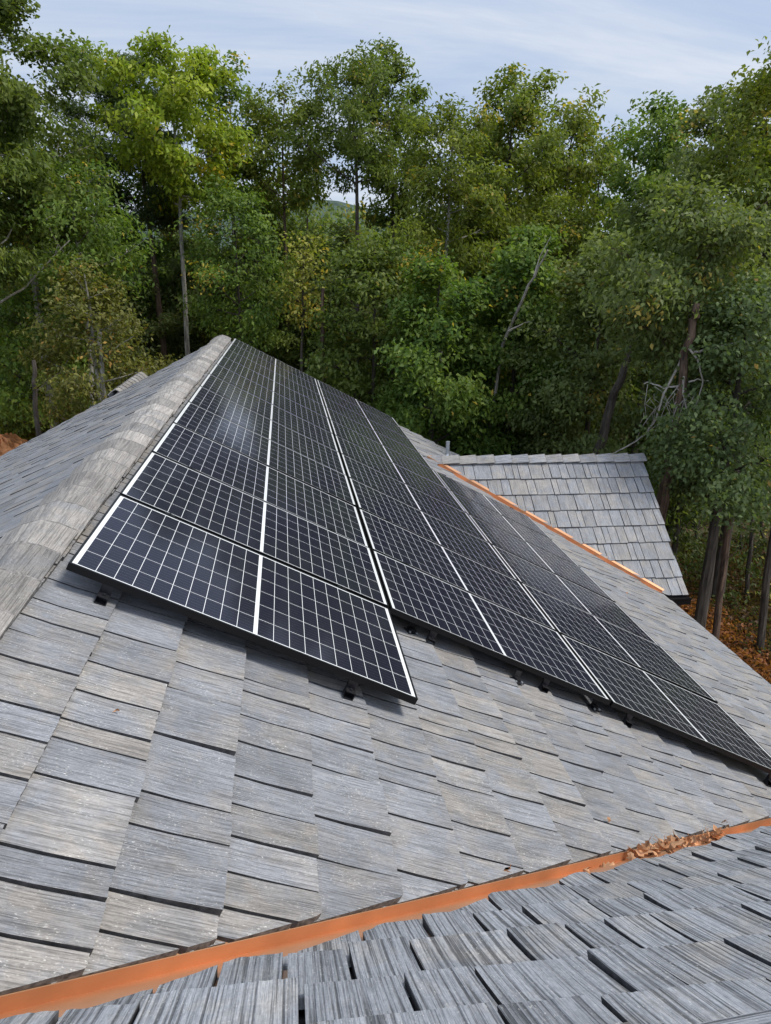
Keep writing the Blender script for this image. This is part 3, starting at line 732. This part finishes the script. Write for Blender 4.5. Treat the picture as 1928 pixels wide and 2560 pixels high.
PAL = {  # base, alternative, rare leaf colour, share of rare clusters
    'oak': ((0.090, 0.130, 0.030), (0.174, 0.205, 0.044), (0.366, 0.290, 0.050), .012),
    'olive': ((0.112, 0.150, 0.028), (0.210, 0.228, 0.040), (0.38, 0.29, 0.050), .015),
    'maple': ((0.183, 0.249, 0.026), (0.317, 0.348, 0.038), (0.488, 0.371, 0.040), .015),
    'green': ((0.085, 0.145, 0.030), (0.183, 0.238, 0.045), (0.390, 0.290, 0.050), .02),
    'grey': ((0.112, 0.146, 0.050), (0.200, 0.228, 0.072), (0.38, 0.29, 0.070), .018),
    'cedar': ((0.091, 0.128, 0.052), (0.146, 0.186, 0.070), (0.366, 0.232, 0.060), .015),
    'rust': ((0.110, 0.122, 0.034), (0.195, 0.178, 0.046), (0.36, 0.22, 0.060), .05),
    'yellow': ((0.180, 0.205, 0.038), (0.34, 0.31, 0.075), (0.708, 0.510, 0.100), .10),
    'under': ((.055, .075, .022), (.095, .115, .032), (.25, .22, .05), .03),
    'pine': ((0.055, 0.087, 0.030), (0.098, 0.128, 0.036), (0.220, 0.139, 0.050), .01),
}
def profile(kind, h):
    h = np.clip(h, 0, 1)
    if kind == 'tall': return .35 + .65 * np.sin(pi * np.clip(h * .86 + .14, 0, 1)) ** .8 * (1 - .25 * h)
    if kind == 'round': return np.sin(pi * (.12 + .86 * h ** .85)) ** .6
    if kind == 'vase': return (.35 + .75 * h) * np.clip((1.02 - h) * 4.5, 0, 1) ** .6
    if kind == 'fill': return np.clip(h * 6 + .5, 0, 1) * np.clip((1.05 - h) * 1.7, 0, 1) ** .55
    return np.sin(pi * (.1 + .88 * h)) ** .7
def tree_geo(seed, H, zc, rx, shape, pal, size, cover, rt, lean=(0, 0), per=26, rc=.5, bare=False, needle=False):
    """leaf quads + wood mesh collector, base at the origin"""
    rng = np.random.default_rng(seed); wood = MB(); K = 9
    tz = np.linspace(0, 1, K); wob = np.cumsum(rng.normal(0, .10, (K, 2)), 0) * tz[:, None] * H * .05
    trunk = np.stack((lean[0] * tz ** 1.2 + wob[:, 0], lean[1] * tz ** 1.2 + wob[:, 1], tz * H * .96), 1)
    trad = rt * (1 - tz) ** .8 * .95 + .015; trad[0] *= 1.3
    wood.tube(trunk, trad, 8)
    tp = lambda z: np.array([np.interp(z, trunk[:, 2], trunk[:, k]) for k in range(3)])
    tr = lambda z: np.interp(z, trunk[:, 2], trad)
    C = []; ch = H - zc
    nl = int(9 + ch * 2.0); 
    for i in range(nl):
        h = (i + rng.uniform(-.4, .4)) / nl; h = np.clip(h, 0, 1)
        reach = rx * profile(shape, h) * rng.uniform(.62, 1.2); az = i * 2.4 + rng.uniform(-.5, .5)
        zt = zc + ch * h; rise = reach * rng.uniform(.25, .75) if not needle else reach * rng.uniform(-.1, .25)
        zs = max(min(zt - rise, H * .9), zc * .75)
        s = tp(zs); e_ = tp(min(zt, H * .96)) * np.array((1, 1, 0)) + np.array((cos(az) * reach, sin(az) * reach, zt))
        mid = s * .5 + e_ * .5 + np.array((0, 0, -.12 * reach)) + rng.normal(0, .08 * reach, 3)
        pts = [s * (1 - t) ** 2 + mid * 2 * t * (1 - t) + e_ * t * t for t in np.linspace(0, 1, 6)]
        r0 = min(tr(zs) * .55, .012 + reach * .022); wood.tube(pts, np.linspace(r0, .008, 6), 5, cap=False)
        nb = int(3 + reach * 2.4)
        for b in range(nb):
            t = rng.uniform(.25, 1.0); k = t * 5; a = int(min(k, 4)); q = pts[a] * (1 - (k - a)) + pts[a + 1] * (k - a)
            dr = e_ - s; dr /= np.linalg.norm(dr) + 1e-6; dd = rng.normal(0, 1, 3) + dr * .7; dd[2] = dd[2] * .6 + .15; dd /= np.linalg.norm(dd)
            ln = (.25 + reach * .32) * rng.uniform(.5, 1.2) * (1.15 - t * .5); q2 = q + dd * ln; q2[2] -= ln * .08
            wood.tube([q, (q + q2) / 2 + rng.normal(0, .04, 3), q2], [.010 + reach * .004, .008, .004], 3, cap=False)
            C.append(q2)
            if rng.random() < .75: C.append(q * .45 + q2 * .55 + rng.normal(0, .1, 3))
        C.append(e_)
    C.append(trunk[-1] + np.array((0, 0, .1)))
    C = np.array(C)
    area = pi / 4 * 2 * rx * ch; nleaf = area * cover / (size * size * (.30 if not needle else .1)); 
    per = int(np.clip(nleaf / len(C), 8, 120))
    ctr = np.array((lean[0] * .8, lean[1] * .8, zc + ch * .45))
    if needle: V, col = make_leaves(rng, C, ctr, per, rc, size * 1.5, pal, flat=.5, droop=-.1, aspect=.12)
    else: V, col = make_leaves(rng, C, ctr, per, rc, size * rng.uniform(.85, 1.2), pal, aspect=rng.uniform(.4, .66), droop=rng.uniform(.2, .6))
    return V, col, wood

def build_tree(name, label, cat, group, loc, spec, bark, leafless=None):
    root = empty(name, loc); tag(root, label, cat, group)
    spec = dict(spec, cover=spec['cover'] * 1.5); V, col, wood = tree_geo(**spec)
    wood.build('trunk', M[bark], root, smooth=True)
    quad_mesh('crown', V, col, M['leaf'], root)
    return root
def gz(x, y): return float(hz(x, y))
def place(px, d, ytop, ybot, hw):
    """a tree seen at column px at horizontal distance d: base point, height, crown base, radius (metres)"""
    p = at(px, 688, d); b = np.array((p[0], p[1], gz(p[0], p[1]))); top = at(px, ytop, d)[2]; bot = at(px, ybot, d)[2]
    rx = hw / FPX * d
    return b, top - b[2], max(bot - b[2], .5), rx
NEARTREES = [
 # px, d, ytop, ybot, half width, shape, palette, cover, trunk r, bark, lean px, kind, label
 (-95, 22, -110, 640, 180, 'tall', 'oak', 5.0, .17, 'bark_pale', 0, 'oak_tree', 'broad oak cut off by the left border'),
 (95, 25, -25, 560, 195, 'tall', 'oak', 5.4, .16, 'bark_pale', 0, 'oak_tree', 'tall dark oak with glints of sky through its crown, at the left'),
 (200, 24, 400, 690, 145, 'fill', 'green', 3.8, .10, 'bark_pale', 0, 'broadleaf_tree', 'bright layered tree below the tall dark oak'),
 (402, 30, 118, 560, 140, 'tall', 'pine', 3.4, .16, 'bark_red', 0, 'pine_tree', 'dark pine with a straight reddish trunk behind the light green tree'),
 (460, 28, 102, 460, 172, 'round', 'maple', 5.0, .12, 'bark_pale', 0, 'maple_tree', 'light yellow green tree with a pale trunk above the ridge'),
 (578, 31, 150, 520, 80, 'tall', 'green', 3.0, .09, 'bark_pale', 0, 'broadleaf_tree', 'slim green tree just right of the light yellow green one'),
 (712, 30, 205, 500, 110, 'round', 'olive', 4.0, .11, 'bark_red', 0, 'oak_tree', 'olive tree with sky showing under its crown, left of the tallest oak'),
 (775, 36, 360, 620, 50, 'tall', 'oak', 1.4, .09, 'bark', 0, 'broadleaf_tree', 'thin dark tree in the gap between the olive tree and the tallest oak'),
 (895, 28, 100, 430, 125, 'round', 'oak', 4.6, .13, 'bark', 0, 'oak_tree', 'tallest narrow oak in the middle of the skyline'),
 (992, 31, 98, 540, 90, 'tall', 'oak', 3.6, .11, 'bark', 0, 'oak_tree', 'narrow oak touching the right flank of the tallest one'),
 (1105, 24, 240, 740, 140, 'tall', 'olive', 4.4, .10, 'bark_pale', 0, 'hickory_tree', 'yellowish olive tree standing forward in the middle of the wood'),
 (1255, 27, 155, 620, 140, 'tall', 'olive', 4.4, .12, 'bark', 0, 'oak_tree', 'olive tree with a high rounded top right of the middle'),
 (1375, 29, 232, 620, 110, 'round', 'olive', 3.0, .10, 'bark', 0, 'oak_tree', 'airy tree whose open branches slope down to the sky notch'),
 (1480, 33, 300, 640, 85, 'vase', 'green', 2.3, .10, 'bark', 0, 'broadleaf_tree', 'small dark leaved tree in the lowest notch of the skyline'),
 (1645, 26, 232, 660, 135, 'round', 'green', 4.2, .13, 'bark', 0, 'oak_tree', 'dark green tree with lobed top right of the sky notch'),
 (1765, 23, 215, 780, 145, 'tall', 'grey', 4.4, .13, 'bark', 0, 'oak_tree', 'grey green oak with long bare twigs near the right border'),
 (1935, 19, 120, 900, 165, 'tall', 'olive', 4.4, .15, 'bark', 0, 'oak_tree', 'tall olive oak cut off by the right border'),
 (1715, 15.6, 440, 880, 215, 'round', 'grey', 4.4, .12, 'bark_red', 40, 'oak_tree', 'broad grey green oak in front, above the far gable'),
 (1905, 15.0, 680, 1250, 165, 'fill', 'cedar', 4.0, .13, 'bark', -30, 'broadleaf_tree', 'blue green tree low at the right border'),
 (1510, 20, 600, 1150, 145, 'fill', 'grey', 4.0, .09, 'bark', 0, 'broadleaf_tree', 'dense grey green tree directly above the far gable ridge'),
 (1090, 20, 640, 1220, 150, 'fill', 'green', 4.2, .09, 'bark', 0, 'maple_tree', 'big leaved maple beyond the lower corner of the array'),
 (1300, 21, 560, 1190, 140, 'fill', 'green', 4.0, .09, 'bark', 0, 'broadleaf_tree', 'dark green tree behind the pale leaning dead trunk'),
 (225, 21, 650, 1130, 115, 'fill', 'rust', 3.6, .09, 'bark_pale', 0, 'broadleaf_tree', 'brownish drooping tree behind the left roof slope'),
 (40, 25.5, 690, 1000, 140, 'fill', 'green', 4.0, .09, 'bark', 0, 'maple_tree', 'fresh green tree above the patch of orange clay'),
 (748, 24, 580, 800, 46, 'fill', 'yellow', 2.6, .07, 'bark', 0, 'broadleaf_tree', 'small tree with pale yellow leaves beyond the top of the array'),
 (935, 22, 580, 1060, 120, 'fill', 'oak', 4.0, .09, 'bark', 0, 'broadleaf_tree', 'dark bushy tree behind the far end of the middle column'),
 (590, 26, 440, 830, 110, 'fill', 'green', 3.6, .08, 'bark', 0, 'broadleaf_tree', 'dark tree between the pale trunk and the yellow leaved tree'),
 (1405, 25, 470, 1050, 130, 'fill', 'olive', 4.0, .09, 'bark', 0, 'broadleaf_tree', 'olive tree filling the wood below the sky notch'),
 (160, 31, 300, 640, 95, 'round', 'oak', 3.2, .10, 'bark', 0, 'oak_tree', 'shaded oak filling the space between the tall dark oak and the light tree'),
 (325, 32, 400, 760, 90, 'fill', 'green', 3.2, .09, 'bark', 0, 'broadleaf_tree', 'shaded green tree under the left side of the light yellow green one'),
 (655, 33, 420, 800, 80, 'fill', 'oak', 3.2, .09, 'bark', 0, 'broadleaf_tree', 'shaded tree below the gap left of the olive tree'),
 (1010, 33, 340, 760, 85, 'fill', 'oak', 3.4, .09, 'bark', 0, 'broadleaf_tree', 'dark tree filling the wood right of the tallest oak'),
 (1180, 32, 300, 700, 85, 'round', 'oak', 3.4, .10, 'bark', 0, 'oak_tree', 'dark oak between the two olive crowns right of the middle'),
 (1325, 32, 345, 760, 90, 'fill', 'olive', 3.4, .09, 'bark', 0, 'broadleaf_tree', 'olive tree behind the crown with the high rounded top'),
 (1590, 31, 420, 800, 95, 'fill', 'oak', 3.4, .09, 'bark', 0, 'broadleaf_tree', 'dark tree right under the sky notch'),
 (1840, 26, 300, 760, 110, 'round', 'olive', 3.6, .11, 'bark', 0, 'oak_tree', 'olive oak behind the bare twigs near the right border'),
 (1765, 20.5, 880, 1290, 95, 'fill', 'oak', 3.4, .08, 'bark', 0, 'broadleaf_tree', 'dark low tree hiding the trunks right of the far gable'),
 (1190, 26, 490, 1000, 110, 'fill', 'olive', 3.6, .09, 'bark', 0, 'broadleaf_tree', 'olive tree behind the yellowish one in the middle of the wood'),
]
for i, (px, d, yt, yb, hw, shp, pl, cov, rt, bk, ln, nm, lab) in enumerate(NEARTREES):
    b, H, zc, rx = place(px, d, yt, yb, hw)
    sz = float(np.clip(4.4 * d / 723, .10, .21))
    sp = dict(seed=300 + i, H=H, zc=zc, rx=rx, shape=shp, pal=PAL[pl], size=sz, cover=cov, rt=rt, lean=(RIGHT[0] * ln / FPX * d, 0), needle=(pl == 'pine'), rc=.56 if shp != 'fill' else .64)
    build_tree(nm, lab, 'tree', 'trees of the wood behind the house', tuple(b), sp, bk)

# deeper rows: a handful of shapes, copied
ARCH = []
for i, (pl, H, zc, rx, shp) in enumerate((('oak', 9.5, 2.0, 2.2, 'fill'), ('green', 8.5, 1.2, 2.3, 'fill'), ('olive', 10.5, 3.0, 2.0, 'tall'), ('grey', 9.0, 1.5, 2.4, 'fill'))):
    root = build_tree('broadleaf_tree', None, 'tree', None, (0, 0, 0), dict(seed=700 + i, H=H, zc=zc, rx=rx, shape=shp, pal=PAL[pl], size=.15, cover=3.6, rt=.10), 'bark')
    ARCH.append((root, H, [0]))
rng = np.random.default_rng(5)
GL = {0: 'dark background tree half hidden in the wood behind the front row', 1: 'fresh green background tree half hidden behind the front row', 2: 'tall olive background tree half hidden behind the front row', 3: 'grey green background tree half hidden behind the front row'}
k = 0
for row, (d0, n, ytop0) in enumerate(((31, 17, 600), (37, 17, 580))):
    for j in range(n):
        px = -160 + 2350 * (j + rng.uniform(.2, .8)) / n; d = d0 + rng.uniform(-2, 2); ai = int(rng.integers(0, 4)); root, H, used = ARCH[ai]
        o = root if not used[0] else copy_tree(root); used[0] = 1
        p = at(px, 688, d); z = gz(p[0], p[1]); top = at(px, ytop0 + rng.uniform(-40, 40), d)[2]
        s = (top - z) / H; o.location = (p[0], p[1], z); o.scale = (s * rng.uniform(.95, 1.35), s * rng.uniform(.95, 1.35), s); o.rotation_euler = (0, 0, rng.uniform(0, 6.28))
        tag(o, GL[ai], 'tree', ['dark background trees', 'fresh green background trees', 'olive background trees', 'grey green background trees'][ai]); k += 1

# far wood and undergrowth: uncountable masses
def leaf_mass(name, label, cat, n_cl, per, az, dist, zr, size, pal, rc, seed):
    rng = np.random.default_rng(seed); a = np.radians(rng.uniform(az[0], az[1], n_cl)); d = rng.uniform(dist[0], dist[1], n_cl)
    x = CAM[0] + d * np.sin(a); y = CAM[1] + d * np.cos(a); g = hz(x, y); z = g + zr(rng, a, d, n_cl)
    C = np.stack((x, y, z), 1); V, col = make_leaves(rng, C, np.array((CAM[0], CAM[1] + 60, 0)), per, rc, size, pal)
    o = quad_mesh(name, V, col, M['leaf']); tag(o, label, cat, kind='stuff'); return o
def top_far(rng, a, d, n):
    hmax = 7.0 + (d * .045) + 1.6 * np.sin(a * 9 + 1) + 1.0 * np.sin(a * 23); return hmax * rng.uniform(.03, 1, n) ** .8
leaf_mass('far_wood', 'continuous far wood seen through the gaps between the trees', 'woodland', 2600, 42, (-40, 62), (42, 62), top_far, .34, PAL['oak'], 1.1, 91)
leaf_mass('undergrowth', 'low green undergrowth along the foot of the wood', 'undergrowth', 1900, 40, (-15.5, 24), (19, 33), lambda r, a, d, n: 2.6 * r.uniform(0.02, 1, n) ** 1.5, .13, PAL['green'], .5, 92)
leaf_mass('undergrowth', 'sparse undergrowth on the forest floor at the right', 'undergrowth', 1500, 30, (24.5, 62), (18.5, 34), lambda r, a, d, n: 2.6 * r.uniform(0.02, 1, n) ** 1.6, .12, PAL['under'], .45, 93)

def litter(name, label, quad, n, pal, size, seed):
    r = np.random.default_rng(seed); u, v = r.random(n), r.random(n); q = [np.array(p) for p in quad]
    P = ((q[0] * (1 - u)[:, None] + q[1] * u[:, None]) * (1 - v)[:, None] + (q[3] * (1 - u)[:, None] + q[2] * u[:, None]) * v[:, None]) + r.normal(0, .25, (n, 2))
    C = np.stack((P[:, 0], P[:, 1], hz(P[:, 0], P[:, 1]) + .13 + r.random(n) * .07), 1)
    V, col = make_leaves(r, C, np.zeros(3), 1, .05, size, pal, droop=0); o = quad_mesh(name, V, col, M['leaf']); tag(o, label, 'leaf litter', kind='stuff')
litter('leaf_litter', 'rust coloured leaf litter on the bank beside the house', [gp(1560, 1560), gp(1840, 1780), gp(1990, 1740), gp(1700, 1490)], 9000, ((.22, .085, .035), (.33, .145, .06), (.09, .05, .028), .25), .13, 61)
litter('leaf_litter', 'brown leaf litter under the trees at the right', [gp(1700, 1500), gp(1990, 1720), gp(1990, 1380), gp(1690, 1340)], 9000, ((.07, .045, .026), (.12, .07, .036), (.07, .085, .03), .25), .13, 62)
# bare trunks, fallen wood and rocks
def px_poly(pts, d): return [at(x, y, dd if dd else d) for x, y, dd in [(q + (None,))[:3] for q in pts]]
def wood_thing(name, label, cat, polys, bark, group=None, partname='branch', limb=None):
    base = np.array(polys[0][0][0]); root = empty(name, tuple(base)); tag(root, label, cat, group)
    for i, (pts, r0, r1) in enumerate(polys):
        mb = MB(); pp = []
        pts = [np.array(p) - base for p in pts]
        for j in range(len(pts) - 1):
            for t in np.linspace(0, 1, 4)[:-1]: pp.append(pts[j] * (1 - t) + pts[j + 1] * t)
        pp.append(pts[-1]); rg = np.random.default_rng(i + len(label)); pp = [p + rg.normal(0, r0 * .25, 3) * (0 < q < len(pp) - 1) for q, p in enumerate(pp)]
        mb.tube(pp, np.linspace(r0, r1, len(pp)), 8 if r0 > .04 else 5); mb.build('trunk' if i == 0 else partname, M[bark if i == 0 or not limb else limb], root, smooth=True)
    return root
def toground(px, py, d):
    p = at(px, py, d); p[2] = gz(p[0], p[1]) - .1; return p
P_ = px_poly
wood_thing('dead_tree', 'pale dead trunk leaning through the wood right of the middle', 'dead tree',
  [([toground(1200, 1100, 21.8)] + P_([(1255, 865, 19.9), (1300, 760, 19.1), (1335, 690, 18.7), (1370, 625, 18.4)], 18.5), .05, .018), (P_([(1272, 828), (1300, 812), (1335, 800)], 19.5), .03, .01), (P_([(1335, 690), (1350, 640), (1378, 590)], 18.5), .018, .006)], 'bark_dead')
wood_thing('leaning_trunk', 'dark leaning trunk rising behind the far gable ridge', 'tree trunk', [([toground(1470, 1200, 18)] + P_([(1488, 1140), (1530, 1010), (1562, 920), (1600, 780)], 18), .13, .07)], 'bark')
TW = []; rt_ = np.random.default_rng(8)
for i in range(22):                                  # fine dead twigs of the tangle
    x, y = rt_.uniform(1600, 1745), rt_.uniform(960, 1060); dx_, dy_ = rt_.normal(0, 22), rt_.uniform(18, 48)
    TW.append((P_([(x, y), (x + dx_ * .3 + rt_.normal(0, 8), y + dy_ * .5), (x + dx_, y + dy_), (x + dx_ * 1.5, y + dy_ * 1.5)], 14.45), .006, .002))
wood_thing('dead_tree', 'reddish trunk with a tangle of bare hanging limbs above the far gable', 'dead tree',
  [([toground(1640, 1400, 14.6)] + P_([(1655, 1290), (1672, 1180), (1690, 1050), (1712, 930), (1735, 800), (1742, 760)], 14.5), .105, .06),
   (P_([(1718, 865), (1690, 930), (1660, 985), (1640, 1045), (1615, 1085), (1580, 1110), (1540, 1130), (1515, 1150)], 14.5), .028, .010),
   (P_([(1722, 870), (1745, 900), (1758, 950), (1745, 1000), (1725, 1050)], 14.4), .022, .005),
   (P_([(1710, 940), (1708, 985), (1720, 1030), (1735, 1060), (1748, 1080)], 14.4), .022, .006),
   (P_([(1710, 1000), (1690, 1020), (1675, 1080)], 14.4), .012, .004), (P_([(1712, 1000), (1695, 1050), (1690, 1095)], 14.4), .010, .003),
   (P_([(1700, 965), (1660, 970), (1622, 955), (1610, 960)], 14.5), .022, .008), (P_([(1735, 880), (1780, 872), (1860, 850)], 14.5), .025, .008),
   (P_([(1722, 955), (1745, 948), (1772, 952)], 14.4), .016, .007), (P_([(1700, 960), (1670, 1000), (1650, 1050), (1630, 1100)], 14.4), .010, .003),
   (P_([(1735, 990), (1725, 1010), (1700, 1040)], 14.4), .008, .003), (P_([(1640, 1020), (1610, 1060), (1590, 1100)], 14.5), .008, .003), (P_([(1620, 960), (1612, 1010), (1618, 1060)], 14.5), .008, .003)] + TW, 'bark_red', limb='bark_dead')
for pts, d, r0, r1, lab, bk in (
   ([(1772, 1440), (1782, 1300), (1800, 1120)], 17.2, .115, .09, 'thick dark trunk in the clearing right of the far gable', 'bark'),
   ([(1798, 1560), (1812, 1400), (1830, 1160)], 15.6, .08, .06, 'rough brown trunk standing on the clay bank at the right', 'bark_red'),
   ([(1868, 1480), (1878, 1380), (1890, 1220)], 19.5, .06, .05, 'slim dark trunk against the pale drive at the right', 'bark'),
   ([(1922, 1530), (1930, 1350), (1945, 1200)], 16.5, .085, .07, 'dark trunk at the very right border', 'bark'),
   ([(1700, 1330), (1706, 1220), (1716, 1120)], 20, .08, .06, 'dark trunk close behind the rake of the far gable', 'bark'),
   ([(1735, 1440), (1739, 1330), (1746, 1200)], 22.5, .05, .04, 'thin trunk between the far gable and the thick dark one', 'bark'),
   ([(1848, 1440), (1850, 1330), (1846, 1200)], 23.5, .05, .04, 'thin trunk behind the rough brown one', 'bark'),
   ([(1905, 1470), (1903, 1330), (1910, 1200)], 24.5, .045, .04, 'thin trunk beside the slim dark one at the right', 'bark'),
   ):
    if not lab: continue
    q = toground(pts[0][0], pts[0][1], d)
    wood_thing('bare_trunk', lab, 'tree trunk', [([q] + P_(pts[1:], d), r0, r1), (P_([(pts[1][0], pts[1][1]), (pts[1][0] + 35, pts[1][1] - 25)], d), .018, .006), (P_([(pts[1][0] + 3, pts[1][1] - 50), (pts[1][0] - 32, pts[1][1] - 66)], d), .015, .005)], bk, 'trunks at the right of the house')
for pts, d, r0, r1, lab, bk in (
   ([(810, 960), (806, 830), (808, 720)], 22, .07, .05, 'reddish trunk beyond the second column of the array', 'bark_red'),
   ([(258, 990), (255, 900), (250, 830)], 20.5, .07, .05, 'short pale trunk behind the left roof slope', 'bark_pale'),
   ([(95, 1080), (88, 980), (84, 900)], 20.5, .07, .05, 'brown trunk above the orange clay at the left', 'bark'),
   ):
    br_ = [([toground(pts[0][0], pts[0][1], d)] + P_(pts, d), r0, r1), (P_([(pts[1][0], pts[1][1]), (pts[1][0] + 42, pts[1][1] - 36), (pts[1][0] + 80, pts[1][1] - 60)], d), r0 * .3, .008)]
    wood_thing('bare_trunk', lab, 'tree trunk', br_, bk, 'trunks along the edge of the wood')
wood_thing('dead_limb', 'long pale limb slanting out of the oak at the left border', 'branch', [(P_([(-40, 780), (60, 720), (110, 665), (175, 600)], 22.5), .034, .016)], 'bark_dead')
wood_thing('dead_limb', 'shorter pale limb above the long one at the left border', 'branch', [(P_([(-40, 640), (15, 600), (40, 555)], 22.5), .03, .016)], 'bark_dead')
wood_thing('log', 'fallen log lying at the edge of the clay bank', 'log', [([toground(1770, 1570, 13.2) + np.array((0, 0, .22)), toground(1860, 1600, 12.6) + np.array((0, 0, .24)), toground(1990, 1620, 12.4) + np.array((0, 0, .22))], .10, .12)], 'bark')
wood_thing('log', 'slim fallen limb lying below the corner of the far gable', 'log', [([toground(1705, 1480, 15) + np.array((0, 0, .9)), toground(1745, 1545, 14.2) + np.array((0, 0, .18))], .05, .06)], 'bark_dead')
def rock(px, d, r, lab, seed):
    rg = np.random.default_rng(seed); p = toground(px, 1500, d); import bmesh
    bm = bmesh.new(); bmesh.ops.create_icosphere(bm, subdivisions=3, radius=1)
    pl = rand_unit(rg, 9)
    for v in bm.verts:
        q = np.array(v.co); m = max(1.0, max((q @ n_) / .78 for n_ in pl)); v.co = Vector(q / m * np.array((1.15, .9, .75)) * r + rg.normal(0, .012 * r, 3))
    me = bpy.data.meshes.new('rock'); bm.to_mesh(me); bm.free(); me.materials.append(M['rock']); o = bpy.data.objects.new('rock', me); COL.objects.link(o)
    o.location = (p[0], p[1], p[2] + .12 + r * .35); tag(o, lab, 'rock'); return o
rock(1862, 14.2, .42, 'large reddish rock between the trunks at the right', 2)
rock(1905, 12.6, .16, 'small reddish rock beside the fallen log', 3)
